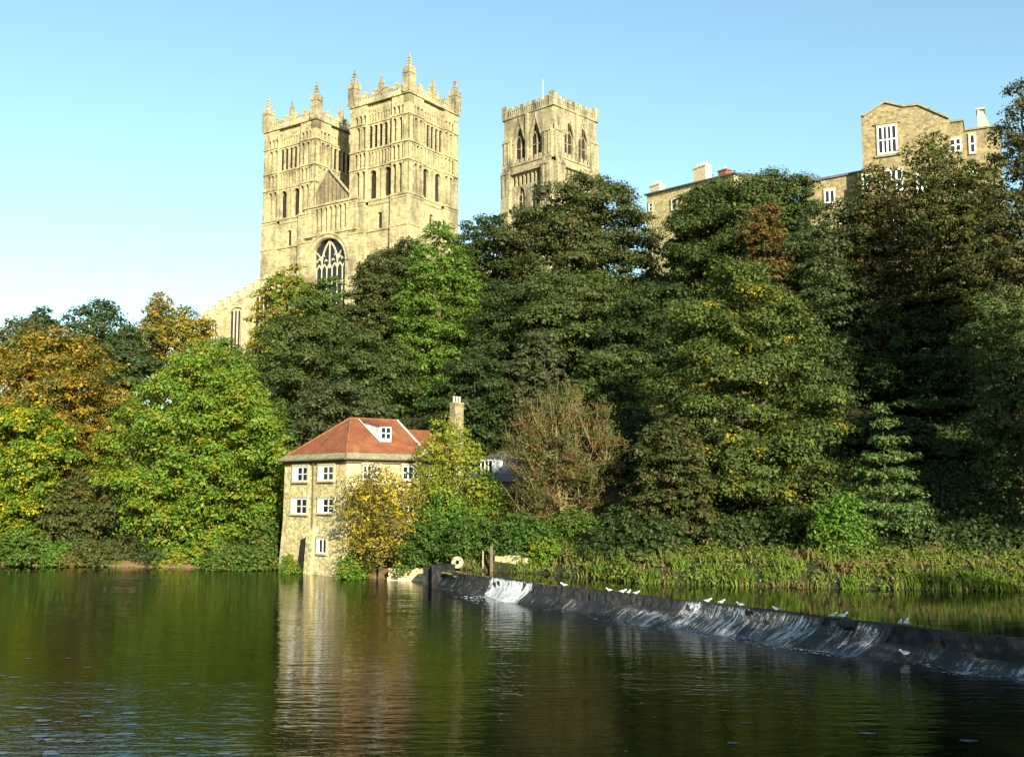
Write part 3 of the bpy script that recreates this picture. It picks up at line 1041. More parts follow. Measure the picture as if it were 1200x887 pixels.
# central tower
PC = at(648, 124, 208)
ZCC = PC.z
PC.z = 0
YC = R(43.5)
UC = Vector((math.cos(YC), -math.sin(YC), 0)); EC = Vector((math.sin(YC), math.cos(YC), 0))
WC = 13.2
ct = MB()
a = [PC - UC * WC, PC, PC + EC * WC, PC - UC * WC + EC * WC]
ct.hexa([(q.x, q.y, 25) for q in a] + [(q.x, q.y, ZCC + .3) for q in a])
copen = []
for fi, F in enumerate(faces_of(PC, UC, EC, WC)):
    bw = WC * .15
    D = .7
    # corner buttresses, stepping out downwards
    for (x0, x1) in ((-.45, bw), (WC - bw, WC + .45)):
        ct.fbox(F, x0, x1, ZCC - 4.2, ZCC - .2, 0, .65)
        ct.wedge(F, x0, x1, ZCC - 5.2, ZCC - 4.2, .65, 1.15)
        ct.fbox(F, x0, x1, ZCC - 11.3, ZCC - 5.2, 0, 1.15)
        ct.wedge(F, x0, x1, ZCC - 12.2, ZCC - 11.3, 1.15, 1.7)
        ct.fbox(F, x0, x1, ZCC - 20.5, ZCC - 12.2, 0, 1.7)
        ct.wedge(F, x0, x1, ZCC - 21.4, ZCC - 20.5, 1.7, 2.2)
        ct.fbox(F, x0, x1, 25, ZCC - 21.4, 0, 2.2)
        # slim shafts with little gablets on the buttresses
        for zz, dd in ((ZCC - 5.4, 1.15), (ZCC - 12.6, 1.7)):
            um = (x0 + x1) / 2
            for du in (-.55, .55):
                ct.fbox(F, um + du - .13, um + du + .13, zz - 5.0, zz - .2, dd, dd + .16)
            ct.fbox(F, x0 + .1, x1 - .1, zz - .2, zz + .1, dd - .3, dd + .25)
            ct.poly([F.p(um - .75, zz + .1, dd + .2), F.p(um + .75, zz + .1, dd + .2), F.p(um, zz + 1.5, dd + .1)])
    u0, u1 = bw, WC - bw
    mid = (u0 + u1) / 2
    # upper belfry stage
    ct.fbox(F, u0, u1, ZCC - 2.6, 0 + ZCC, 0, D)
    ct.fbox(F, mid - .32, mid + .32, ZCC - 10.6, ZCC - .3, 0, D + .45)
    for (a_, b__) in ((u0, mid), (mid, u1)):
        ct.arcade(F, a_, b__, ZCC - 10.8, ZCC - 2.6, 1, 1.7, 0, D, pointed=True, top=.25, seg=12)
        cc = (a_ + b__) / 2
        hw = (b__ - a_ - 1.7) / 2
        # ogee hood with finial
        n_ = 8
        for sg in (-1, 1):
            prev = None
            for i in range(n_ + 1):
                t = i / n_
                uu = cc + sg * (hw + .35) * (1 - t) ** .8
                zz = ZCC - 6.1 + 4.6 * t ** 1.25
                if prev: ct.tube([F.p(prev[0], prev[1], D + .1), F.p(uu, zz, D + .1)], [.2, .17], 4)
                prev = (uu, zz)
        ct.fbox(F, cc - .1, cc + .1, ZCC - 1.6, ZCC - .5, D, D + .2)
        copen.append((F, cc - hw, cc + hw, ZCC - 10.7, ZCC - 2.8))
    # gallery
    ct.fbox(F, -.5, WC + .5, ZCC - 11.2, ZCC - 10.8, 0, D + .5)
    ct.fbox(F, u0, u1, ZCC - 12.6, ZCC - 11.2, 0, D + .3)
    ct.fbox(F, u0, u1, ZCC - 13.0, ZCC - 12.6, 0, D + .65)
    for k in range(7):
        uu = u0 + (u1 - u0) * (k + .5) / 7
        ct.fbox(F, uu - .38, uu + .38, ZCC - 10.8, ZCC - 9.9, D + .25, D + .5)
    # lower lantern stage: panels and windows
    ct.arcade(F, u0, u1, ZCC - 15.6, ZCC - 13.0, 8, .35, 0, D, pointed=True, top=.2)
    q4 = (u1 - u0)
    for (f0, f1, big) in ((0, .12, 0), (.12, .46, 1), (.46, .54, 0), (.54, .88, 1), (.88, 1, 0)):
        a_, b__ = u0 + q4 * f0, u0 + q4 * f1
        if big:
            ct.arcade(F, a_, b__, ZCC - 21.5, ZCC - 15.6, 1, 1.0, 0, D, pointed=True, top=.3, seg=12)
            cc = (a_ + b__) / 2
            copen.append((F, cc - 1.05, cc + 1.05, ZCC - 21.3, ZCC - 16.0))
        else:
            ct.fbox(F, a_, b__, ZCC - 21.5, ZCC - 15.6, 0, D + .12)
    ct.fbox(F, u0, u1, ZCC - 22, ZCC - 21.5, 0, D + .35)
    ct.fbox(F, u0, u1, 25, ZCC - 22, 0, D)
    # parapet
    ct.fbox(F, -.8, WC + .8, ZCC - .2, ZCC + .15, -.3, .9)
    ct.fbox(F, -.7, WC + .7, ZCC + .15, ZCC + .5, .3, .72)
    ct.fbox(F, -.7, WC + .7, ZCC + .5, ZCC + 1.6, .3, .5)
    ct.arcade(F, -.7, WC + .7, ZCC + .5, ZCC + 1.75, 24, .26, .5, .72, top=.2, seg=5)
    nm = 17
    for k in range(nm):
        uu = -.7 + (WC + 1.4) * (k + .5) / nm
        if k % 2 == 0: ct.fbox(F, uu - .58, uu + .58, ZCC + 1.75, ZCC + 2.35, .35, .68)
    for x0 in (-.85, WC - .35):
        ct.fbox(F, x0, x0 + 1.2, ZCC - .2, ZCC + 2.9, .2, .95)
ctow = part(ct, 'tower', M['ashlar_grey'], cath)
for k_, (F, u0, u1, z0, z1) in enumerate(copen):
    if F.n.y > 0.5: continue
    b_ = MB()
    r = (u1 - u0) / 2; cc = (u0 + u1) / 2
    rise = r * 1.75
    pts = [F.p(u0, z0, .03), F.p(u1, z0, .03)]
    for i in range(11):
        x = 1 - 2 * i / 10
        h = math.sqrt(max(0, 4 - (1 + abs(x)) ** 2)) / math.sqrt(3)
        pts.append(F.p(cc + r * x, z1 - rise + rise * h, .03))
    b_.poly(pts)
    wn_ = part(b_, 'window', M['opening'], cath, ctow)
    b_ = MB()
    b_.fbox(F, cc - .1, cc + .1, z0, z1 - .5, .06, .3)
    b_.fbox(F, u0, u1, z0 + (z1 - z0) * .42, z0 + (z1 - z0) * .42 + .18, .06, .22)
    for sg in (-1, 1):
        b_.tube([F.p(cc + sg * r * .98, z1 - rise - .2, .2), F.p(cc + sg * r * .5, z1 - rise * .62, .2), F.p(cc, z1 - rise - .1, .2)], [.1, .1, .1], 4)
    part(b_, 'mullion', M['ashlar_grey'], cath, ctow)
fp = MB()
cc_ = PC - UC * WC / 2 + EC * WC / 2
fp.tube([(cc_.x - 1.5, cc_.y, ZCC), (cc_.x - 1.5, cc_.y, ZCC + 9.5)], [.08, .05], 6)
part(fp, 'flagpole', M['metal'], cath, ctow)
# crossing roofs under the central tower
tr2 = MB()
for (ua, ub, ea, eb, z1_) in ((-20, 12, 1, 12, 44), (-12, -1, 12, 45, 46)):
    a = [PC + UC * ua + EC * ea, PC + UC * ub + EC * ea, PC + UC * ub + EC * eb, PC + UC * ua + EC * eb]
    tr2.hexa([(q.x, q.y, 25) for q in a] + [(q.x, q.y, z1_) for q in a])
part(tr2, 'transept', M['ashlar'], cath)

# Galilee chapel, stepping down at the foot of the west front
GYaw = R(34.5)
gR = at(334, 330, 152); gL = at(236, 376, 157)
gdir = Vector((gR.x - gL.x, gR.y - gL.y, 0)); glen = gdir.length; gdir.normalize()
gn = Vector((gdir.y, -gdir.x, 0))
FGa = Frame((gL.x, gL.y, 0), gdir, gn)
gal = MB()
ztop = lambda u_: zat(374, 157, 236) + (zat(317, 152, 334) - zat(374, 157, 236)) * (u_ / glen) ** .85
nstep = 11
gwin = []
for k in range(nstep):
    ua, ub = glen * k / nstep, glen * (k + 1) / nstep
    zt = ztop((ua + ub) / 2)
    gal.fbox(FGa, ua, ub, 16, zt - .9, -5, 0)
    gal.hexa([FGa.p(ua, ztop(ua) - 1.0, .22), FGa.p(ub, ztop(ub) - 1.0, .22), FGa.p(ub, ztop(ub) - 1.0, -.3), FGa.p(ua, ztop(ua) - 1.0, -.3),
              FGa.p(ua, ztop(ua) - .75, .22), FGa.p(ub, ztop(ub) - .75, .22), FGa.p(ub, ztop(ub) - .75, -.3), FGa.p(ua, ztop(ua) - .75, -.3)])
    gal.fbox(FGa, ua, ub, zt - 1.2, zt - .15, -.35, .1)
    um = (ua + ub) / 2; wd_ = (ub - ua) * .27
    gal.fbox(FGa, um - wd_, um + wd_, zt - .15, zt + .75, -.35, .1)
    gal.fbox(FGa, um - wd_ - .06, um + wd_ + .06, zt + .75, zt + .87, -.4, .16)
for f_ in (.03, .30, .60, .93):
    u_ = glen * f_
    zt = ztop(u_)
    gal.fbox(FGa, u_ - .6, u_ + .6, 16, zt - 3.0, 0, 1.5)
    gal.wedge(FGa, u_ - .6, u_ + .6, zt - 3.0, zt - 1.5, 0.1, 1.5)
for (f0, f1) in ((.34, .56), (.64, .88), (.08, .26)):
    ua, ub = glen * f0, glen * f1
    zt = ztop((ua + ub) / 2) - 1.6
    gal.arcade(FGa, ua, ub, 18, zt, 1, .5, 0, .35, pointed=False, top=.3, seg=12)
    gwin.append((ua + .4, ub - .4, 18, zt - .5))
gob = part(gal, 'chapel', M['ashlar'], cath)
for (ua, ub, z0, z1) in gwin:
    b_ = MB()
    b_.fbox(FGa, ua, ub, z0, z1 - .35, 0, .02)
    wn_ = part(b_, 'window', M['opening'], cath, gob)
    b_ = MB()
    for k in range(1, 4):
        uu = ua + (ub - ua) * k / 4
        b_.fbox(FGa, uu - .08, uu + .08, z0, z1 - .35, .03, .2)
    part(b_, 'mullion', M['pale_stone'], cath, gob)


# ================================================================== windows for houses
def window(F, u0, u1, z0, z1, root, parent=None, cols=2, rows=2, d=0.0, shutter=0.0, sill=True, name='window', bar_=.05, frame_w=.08):
    b_ = MB()
    b_.fbox(F, u0, u1, z0, z0 + frame_w, d, d + .09); b_.fbox(F, u0, u1, z1 - frame_w, z1, d, d + .09)
    b_.fbox(F, u0, u0 + frame_w, z0 + frame_w, z1 - frame_w, d, d + .09); b_.fbox(F, u1 - frame_w, u1, z0 + frame_w, z1 - frame_w, d, d + .09)
    ua = u0 + frame_w + shutter * (u1 - u0); ub = u1 - frame_w
    if shutter:
        b_.fbox(F, u0 + frame_w, ua, z0 + frame_w, z1 - frame_w, d, d + .065)
    for k in range(1, cols):
        uu = ua + (ub - ua) * k / cols
        b_.fbox(F, uu - bar_, uu + bar_, z0 + frame_w, z1 - frame_w, d, d + .075)
    for k in range(1, rows):
        zz = z0 + (z1 - z0) * k / rows
        b_.fbox(F, ua, ub, zz - bar_ * .7, zz + bar_ * .7, d, d + .07)
    o = part(b_, name, M['white'], root, parent)
    if sill and parent is None:
        for (za, zb_, pr_, ov_) in ((z0 - .14, z0 - .01, .17, .1), (z1 + .01, z1 + .2, .12, .14)):
            k_ = MB(); k_.fbox(F, u0 - ov_, u1 + ov_, za, zb_, d - .05, d + pr_)
            part(k_, 'sill' if za < z0 - .1 else 'lintel', M['sill'], root, o)
        for (ua_, ub_) in ((u0 - .11, u0 - .005), (u1 + .005, u1 + .11)):
            k_ = MB(); k_.fbox(F, ua_, ub_, z0 - .01, z1 + .01, d - .05, d + .12)
            part(k_, 'jamb', M['sill'], root, o)
    g_ = MB()
    g_.poly([F.p(ua, z0 + frame_w, d + .04), F.p(ub, z0 + frame_w, d + .04), F.p(ub, z1 - frame_w, d + .04), F.p(ua, z1 - frame_w, d + .04)])
    part(g_, 'pane', M['glass'], root, o if parent is None else parent)
    return o


# ================================================================== MILL
MC = Vector((-13.21, 82.12, 0)); ML = Vector((-19.78, 89.2, 0))
mu = (MC - ML).normalized(); mlen = (MC - ML).length
me_ = Vector((-mu.y, mu.x, 0))               # along the long side, away to the right
FL = Frame(ML, mu, -me_)                     # gable-end face (left)
FR = Frame(MC, me_, mu)                      # long face (right)
ZE = zat(538, 82.12, 404)
mill = empty('stone_mill', (MC.x, MC.y, 0), 'square stone mill house with hipped orange tile roof at the water edge', 'house')
wl_ = MB()
LONG = 11.8
def q2(u_, e_, z_): 
    p = ML + mu * u_ + me_ * e_
    return (p.x, p.y, z_)
# battered walls
bt = .35
wl_.hexa([q2(-bt, -bt * .6, -1), q2(mlen + .12, -bt * .6, -1), q2(mlen + .12, LONG, -1), q2(-bt, LONG, -1),
          q2(0, 0, 4.2), q2(mlen, 0, 4.2), q2(mlen, LONG, 4.2), q2(0, LONG, 4.2)])
wl_.hexa([q2(0, 0, 4.2), q2(mlen, 0, 4.2), q2(mlen, LONG, 4.2), q2(0, LONG, 4.2), q2(.05, .05, ZE), q2(mlen - .05, .05, ZE), q2(mlen - .05, LONG, ZE), q2(.05, LONG, ZE)])
part(wl_, 'wall', M['rubble'], mill)
# low pier by the water with a dark slot on its left
pb = MB()
uA = (364.0 - 328) / 76 * mlen
pb.hexa([q2(uA, -.75, -1), q2(uA + 1.0, -.75, -1), q2(uA + 1.0, -.1, -1), q2(uA, -.1, -1), q2(uA + .05, -.5, 3.2), q2(uA + 1.0, -.5, 3.2), q2(uA + 1.0, .02, 3.9), q2(uA + .05, .02, 3.9)])
part(pb, 'buttress', M['rubble'], mill)
pb = MB()
pb.hexa([q2(uA + 1.0, -.42, -1), q2(mlen + .05, -.42, -1), q2(mlen + .05, 0, -1), q2(uA + 1.0, 0, -1), q2(uA + 1.0, -.3, 1.9), q2(mlen + .02, -.3, 1.9), q2(mlen + .02, 0.02, 2.2), q2(uA + 1.0, 0.02, 2.2)])
part(pb, 'plinth', M['rubble'], mill)
sl = MB()
sl.hexa([q2(uA - 1.9, -.30, -1), q2(uA - .02, -.30, -1), q2(uA - .02, 0, -1), q2(uA - 1.9, 0, -1), q2(uA - 1.35, -.16, 2.7), q2(uA - .02, -.16, 3.1), q2(uA - .02, .05, 3.1), q2(uA - 1.35, .05, 2.7)])
part(sl, 'sluice_opening', M['opening'], mill)
# hip roof
ov = .35
AP = 3.56 + .0
zr0 = ZE + .1
ZR = zat(488, 85.9, 408)
mid_u = mlen / 2
RL = 8.5                                      # length up to the white verge
def roofmesh(u0, u1, e0, e1, zr0, zr1, apx, hip=True, inset=0.0):
    b_ = MB()
    A = q2(u0, e0, zr0); B = q2(u1, e0, zr0); C1 = q2(u1, e1, zr0); D1 = q2(u0, e1, zr0)
    um = (u0 + u1) / 2
    P1 = q2(um, apx, zr1); P2 = q2(um, e1, zr1)
    b_.poly([A, B, P1]); b_.poly([B, C1, P2, P1]); b_.poly([D1, A, P1, P2]); b_.poly([C1, D1, P2])
    return b_
# lower band of stone slates, then pantiles above
fb = .11
part(roofmesh(-ov, mlen + ov, -ov, RL, zr0, ZR, AP), 'roof', M['pantile'], mill)
ev = MB()
def lerp3(a, b_, t): return tuple(a[i] + (b_[i] - a[i]) * t for i in range(3))
up = (0, 0, .05)
def lift(p, k=.045): return (p[0], p[1], p[2] + k)
A = q2(-ov, -ov, zr0); B = q2(mlen + ov, -ov, zr0); C1 = q2(mlen + ov, RL, zr0); D1 = q2(-ov, RL, zr0)
P1 = q2(mid_u, AP, ZR); P2 = q2(mid_u, RL, ZR)
for (a_, b__, c_, d_) in ((A, B, P1, P1), (B, C1, P2, P1), (D1, A, P1, P2)):
    t0, t1 = lerp3(a_, d_, fb), lerp3(b__, c_, fb)
    ev.poly([lift(a_), lift(b__), lift(t1), lift(t0)])
    ev.poly([lift(a_, -.14), lift(b__, -.14), lift(b__), lift(a_)])
    ev.poly([lift(t0), lift(t1), lift(t1, -.1), lift(t0, -.1)])
part(ev, 'eave_slates', M['eave'], mill)
rd = MB()
for (a_, b__) in ((A, P1), (B, P1), (P1, P2)):
    rd.tube([lift(a_, .02), lift(b__, .05)], [.09, .09], 6)
part(rd, 'ridge_tiles', M['brick'], mill)
vg = MB()
vg.tube([lift(C1, .08), lift(P2, .1)], [.09, .09], 4)
part(vg, 'verge', M['flash'], mill)
# fascia board under the eaves
fa = MB()
fa.fbox(FL, -.1, mlen + .1, ZE - .28, ZE + .02, -.05, .12); fa.fbox(FR, -.1, LONG, ZE - .28, ZE + .02, -.05, .12)
part(fa, 'fascia', M['wood'], mill)
# farther, slightly lower roof of the same range
r2 = MB()
zr2 = ZR - .7
A2 = q2(mlen + .1, RL + .05, zr0 + .1); B2 = q2(mlen + .1, LONG + .2, zr0 + .1); T1 = q2(mid_u, RL + .05, zr2); T2 = q2(mid_u, LONG + .2, zr2)
A3 = q2(-.1, RL + .05, zr0 + .1); B3 = q2(-.1, LONG + .2, zr0 + .1)
r2.poly([A2, B2, T2, T1]); r2.poly([B3, A3, T1, T2]); r2.poly([B2, B3, T2])
part(r2, 'rear_roof', M['pantile'], mill)
# dormer on the long slope
dm = MB()
eD = AP + 1.5
sl_u = (mlen / 2 + ov)
def slope_z(u_): return zr0 + (ZR - zr0) * (mlen + ov - u_) / sl_u
du0, du1 = mid_u + 1.0, mid_u + 3.0
dz1 = slope_z(du1) + 1.35
pL, pR = eD - .62, eD + .62
dm.poly([q2(du1, pL, slope_z(du1)), q2(du1, pR, slope_z(du1)), q2(du1, pR, dz1), q2(du1, pL, dz1)])
for e_k in (pL, pR):
    dm.poly([q2(du1, e_k, slope_z(du1)), q2(du1, e_k, dz1), q2(mid_u + .35, e_k, ZR - .15)])
dor = part(dm, 'dormer', M['flash'], mill)
dr = MB()
dr.hexa([q2(du1 + .2, pL - .15, dz1 - .06), q2(du1 + .2, pR + .15, dz1 - .06), q2(mid_u + .2, pR + .15, ZR - .12), q2(mid_u + .2, pL - .15, ZR - .12),
         q2(du1 + .2, pL - .15, dz1 + .08), q2(du1 + .2, pR + .15, dz1 + .08), q2(mid_u + .2, pR + .15, ZR + .02), q2(mid_u + .2, pL - .15, ZR + .02)])
part(dr, 'dormer_roof', M['pantile'], mill, dor)
FD = Frame(ML + mu * du1, me_, mu)
window(FD, pL + .08, pR - .08, slope_z(du1) + .2, dz1 - .08, mill, dor, 2, 2, .01)
# pale lead valley beside the dormer
lv = MB()
lv.tube([q2(du1 + .05, pL - .05, slope_z(du1) + .12), q2(mid_u + .3, pL - .02 - .25, ZR - .05)], [.07, .05], 4)
part(lv, 'flashing', M['flash'], mill, dor)

def px_on(F, x):
    """distance u along a face where the sight line of column x meets it"""
    d = Vector(((x - 600) / F_PX, math.cos(PITCH), 0))
    # o + u*U = t*d
    den = F.u.x * d.y - F.u.y * d.x
    return (-(F.o.x * d.y) + F.o.y * d.x) / den
def zpx(F, x, y):
    p = F.o + F.u * px_on(F, x)
    return at(x, y, p.y).z
for (x0, x1, y0, y1) in ((347, 364, 547, 564), (376.5, 394, 546, 563), (346, 364, 584, 602), (377, 395, 584, 601)):
    window(FL, px_on(FL, x0), px_on(FL, x1), zpx(FL, (x0 + x1) / 2, y1), zpx(FL, (x0 + x1) / 2, y0), mill, None, 2, 2, .02, .3)
window(FL, px_on(FL, 380), px_on(FL, 391), zpx(FL, 385, 648), zpx(FL, 385, 631), mill, None, 2, 1, .32, .2)
for (x0, x1, y0, y1) in ((426, 436, 545, 562), (438, 446, 546, 562), (472, 485, 546, 562), (497, 508, 547, 566), (430, 440, 585, 602), (474, 485, 585, 602), (496, 506, 584, 600)):
    window(FR, px_on(FR, x0), px_on(FR, x1), zpx(FR, (x0 + x1) / 2, y1), zpx(FR, (x0 + x1) / 2, y0), mill, None, 2, 2, .06)
dp = MB()
ud = px_on(FL, 371)
dp.tube([FL.p(ud, ZE - .2, .14), FL.p(ud, 4.3, .12), FL.p(ud, 3.2, .2)], [.05, .05, .05], 6)
part(dp, 'downpipe', M['wood'], mill)
gt = MB()
gt.tube([FL.p(-.3, ZE + .02, .42), FL.p(mlen + .35, ZE + .02, .42)], [.07, .07], 6)
part(gt, 'gutter', M['wood'], mill)
gt = MB()
gt.tube([FR.p(-.35, ZE + .02, .42), FR.p(LONG, ZE + .02, .42)], [.07, .07], 6)
part(gt, 'gutter', M['wood'], mill)
# chimney stack
ch = MB()
pc = at(536.5, 500, 95)
cz0, cz1 = 6.0, zat(474, 95, 536)
hw = .52
pcv = Vector((pc.x, pc.y, 0))
Fch = Frame(pcv - me_ * hw - mu * 0, me_, mu)
ch.fbox(Fch, 0, 2 * hw, cz0, cz1, -.55, .2)
ch.fbox(Fch, -.05, 2 * hw + .05, cz1, cz1 + .18, -.6, .25)
cho = part(ch, 'chimney', M['rubble_gold'], mill)
for k in range(3):
    b_ = MB()
    p = Fch.p(.18 + k * .34, cz1 + .16, -.18)
    b_.lathe(p, [(.12, 0), (.09, .1), (.09, .5), (.11, .53), (.11, .6), (.07, .6)], 8)
    part(b_, 'chimney_pot', M['pot'], mill, cho)

# ------------------------------------------------------------------ cottage behind the bare brown tree
c0 = at(548, 600, 97); c1 = at(655, 600, 88)
cd_ = Vector((c1.x - c0.x, c1.y - c0.y, 0)); clen = cd_.length; cd_.normalize()
cn_ = Vector((cd_.y, -cd_.x, 0))
FCt = Frame((c0.x, c0.y, 0), cd_, cn_)
cot = empty('cottage', (c0.x, c0.y, 2), 'slate roofed cottage half hidden behind the bare brown tree', 'house')
zce = zat(563, 92, 600)
b_ = MB(); b_.fbox(FCt, 0, clen, 1, zce, -6, 0); part(b_, 'wall', M['rubble_gold'], cot)
zcr = zat(530, 95, 600)
b_ = MB()
b_.poly([FCt.p(-.3, zce - .1, .3), FCt.p(clen + .3, zce - .1, .3), FCt.p(clen + .3, zcr, -3), FCt.p(-.3, zcr, -3)])
b_.poly([FCt.p(clen + .3, zce - .1, -6.3), FCt.p(-.3, zce - .1, -6.3), FCt.p(-.3, zcr, -3), FCt.p(clen + .3, zcr, -3)])
for uu in (0, clen): b_.poly([FCt.p(uu, zce - .1, 0), FCt.p(uu, zce - .1, -6), FCt.p(uu, zcr, -3)])
part(b_, 'roof', M['slate'], cot)
for (x0, x1) in ((559, 573), (625, 638)):
    ua, ub = px_on(FCt, x0), px_on(FCt, x1)
    zz0 = zce + .7; zz1 = zz0 + 1.25
    b_ = MB(); b_.fbox(FCt, ua - .1, ub + .1, zz0 - .2, zz1 + .1, -1.6, -.55); do = part(b_, 'dormer', M['white'], cot)
    b_ = MB(); b_.fbox(FCt, ua - .25, ub + .25, zz1 + .1, zz1 + .22, -2.0, -.4); part(b_, 'dormer_roof', M['slate'], cot, do)
    window(FCt, ua, ub, zz0, zz1, cot, do, 3, 1, -.54)
for (x0, x1, y0, y1) in ((569, 575, 570, 588), (606, 613, 568, 585), (614, 621, 568, 590), (607, 627, 598, 608), (555, 561, 573, 588)):
    window(FCt, px_on(FCt, x0), px_on(FCt, x1), zpx(FCt, x0, y1), zpx(FCt, x0, y0), cot, None, 1 if x1 - x0 < 10 else 3, 2, .02)
# lean-to with orange tiles in front
lt = MB()
u0, u1 = px_on(FCt, 552) + .2, px_on(FCt, 600)
b_ = MB(); b_.fbox(FCt, u0, u1, 1, zat(600, 90), 0, 2.4); part(b_, 'lean_to', M['brick'], cot)
b_ = MB()
b_.hexa([FCt.p(u0 - .2, zat(600, 90) + .03, 2.7), FCt.p(u1 + .2, zat(600, 90) + .03, 2.7), FCt.p(u1 + .2, zat(583, 92), 0), FCt.p(u0 - .2, zat(583, 92), 0),
         FCt.p(u0 - .2, zat(600, 90) + .15, 2.7), FCt.p(u1 + .2, zat(600, 90) + .15, 2.7), FCt.p(u1 + .2, zat(583, 92) + .15, 0), FCt.p(u0 - .2, zat(583, 92) + .15, 0)])
part(b_, 'lean_to_roof', M['pantile'], cot)

# ------------------------------------------------------------------ houses along the plateau
# gabled house on the right
hY = 112
h0 = at(1009, 140, hY); h1 = at(1112, 135, 108)
hd = Vector((h1.x - h0.x, h1.y - h0.y, 0)); hl = hd.length; hd.normalize(); hn = Vector((hd.y, -hd.x, 0))
FH = Frame((h0.x, h0.y, 0), hd, hn)
hou = empty('gabled_house', (h0.x, h0.y, 24), 'tall golden stone house with a shaped gable on the right of the cliff top', 'house')
za_ = zat(138, hY, 1009); zp = zat(120, 110, 1050)
b_ = MB()
def prism(b_, F, pts, d0, d1):
    n_ = len(pts)
    b_.poly([F.p(u, z, d1) for u, z in pts]); b_.poly([F.p(u, z, d0) for u, z in reversed(pts)])
    for i in range(n_):
        (ua, z0), (ub, z1) = pts[i], pts[(i + 1) % n_]
        b_.poly([F.p(ua, z0, d0), F.p(ub, z1, d0), F.p(ub, z1, d1), F.p(ua, z0, d1)])
uu = lambda x: px_on(FH, x)
zz = lambda x, y: zpx(FH, x, y)
gp = [(0, 18), (hl, 18), (hl, zz(1110, 142)), (uu(1090), zz(1090, 124)), (uu(1073), zz(1073, 126)), (uu(1050), zz(1050, 121)), (uu(1025), zz(1025, 137)), (0, zz(1010, 138))]
prism(b_, FH, gp, -9, 0)
part(b_, 'wall', M['rubble_gold'], hou)
b_ = MB()
for (ua, z0), (ub, z1) in zip(gp[2:-1], gp[3:]):
    b_.hexa([FH.p(ub, z1, .2), FH.p(ua, z0, .2), FH.p(ua, z0, -9.2), FH.p(ub, z1, -9.2), FH.p(ub, z1 + .22, .2), FH.p(ua, z0 + .22, .2), FH.p(ua, z0 + .22, -9.2), FH.p(ub, z1 + .22, -9.2)])
part(b_, 'coping', M['eave'], hou)
def win_px(F, root, x0, x1, y0, y1, cols, rows, d=.03, parent=None, bar_=.09):
    xm = (x0 + x1) / 2
    return window(F, px_on(F, x0), px_on(F, x1), zpx(F, xm, y1), zpx(F, xm, y0), root, parent, cols, rows, d, 0, True, 'window', bar_, .11)
win_px(FH, hou, 1040, 1063, 148, 180, 4, 2)
win_px(FH, hou, 1047, 1068, 199, 224, 3, 2)
win_px(FH, hou, 1054, 1072, 247, 269, 3, 2)
win_px(FH, hou, 1085, 1097, 205, 226, 2, 2)
win_px(FH, hou, 1020, 1030, 205, 226, 2, 2)
for (ya, yb) in ((146, 144.5), (184, 182)):
    b_ = MB(); b_.fbox(FH, uu(1036), uu(1068), zz(1050, ya), zz(1050, yb), 0, .25); part(b_, 'string_course', M['eave'], hou)
# right wing with stepped flat parapet
FW = Frame(Vector(FH.p(hl, 0, -1.2)), hd, hn)
b_ = MB()
w1 = px_on(FW, 1143); w2 = px_on(FW, 1188)
b_.fbox(FW, 0, w1, 18, zpx(FW, 1130, 144), -8, 0); b_.fbox(FW, w1, w2, 18, zpx(FW, 1160, 150), -8, -.6)
wing = part(b_, 'wing', M['rubble_gold'], hou)
b_ = MB()
b_.fbox(FW, -.1, w1 + .1, zpx(FW, 1130, 144), zpx(FW, 1130, 142), -8, .2); b_.fbox(FW, w1 + .12, w2, zpx(FW, 1160, 150), zpx(FW, 1160, 148), -8, -.4)
part(b_, 'wing_coping', M['eave'], hou, wing)
win_px(FW, hou, 1126, 1140, 163, 178, 2, 2)
win_px(FW, hou, 1150, 1157, 156, 178, 1, 2, -.56)
win_px(FW, hou, 1122, 1136, 206, 226, 2, 2)
win_px(FW, hou, 1148, 1158, 196, 216, 2, 2, -.56)
b_ = MB()
ca, cb = px_on(FW, 1161), px_on(FW, 1172)
zc0, zc1 = zpx(FW, 1166, 152), zpx(FW, 1166, 124)
b_.hexa([FW.p(ca, zc0, -1.2), FW.p(cb + .5, zc0, -1.2), FW.p(cb + .5, zc0, -3), FW.p(ca, zc0, -3), FW.p(ca, zc1, -1.2), FW.p(cb - .3, zc1 - .3, -1.2), FW.p(cb - .3, zc1 - .3, -3), FW.p(ca, zc1, -3)])
b_.fbox(FW, ca - .12, ca + .8, zc1, zc1 + .16, -3.1, -1.1)
part(b_, 'chimney', M['pale_stone'], hou)
# left lower wing
FLw = Frame(Vector(FH.p(-6.6, 0, -2.2)), hd, hn)
b_ = MB()
zl0, zl1 = zpx(FLw, 960, 214), zpx(FLw, 1008, 204)
b_.hexa([FLw.p(0, 18, 0), FLw.p(6.6, 18, 0), FLw.p(6.6, 18, -6), FLw.p(0, 18, -6), FLw.p(0, zl0, 0), FLw.p(6.6, zl1, 0), FLw.p(6.6, zl1, -6), FLw.p(0, zl0, -6)])
lw = part(b_, 'side_wing', M['rubble_gold'], hou)
b_ = MB()
b_.hexa([FLw.p(-.2, zl0, .25), FLw.p(6.6, zl1, .25), FLw.p(6.6, zl1, -6), FLw.p(-.2, zl0, -6), FLw.p(-.2, zl0 + .25, .25), FLw.p(6.6, zl1 + .25, .25), FLw.p(6.6, zl1 + .25, -6), FLw.p(-.2, zl0 + .25, -6)])
part(b_, 'side_wing_roof', M['slate'], hou, lw)
win_px(FLw, hou, 974, 986, 223, 238, 2, 1)
win_px(FLw, hou, 990, 997, 246, 262, 1, 2)

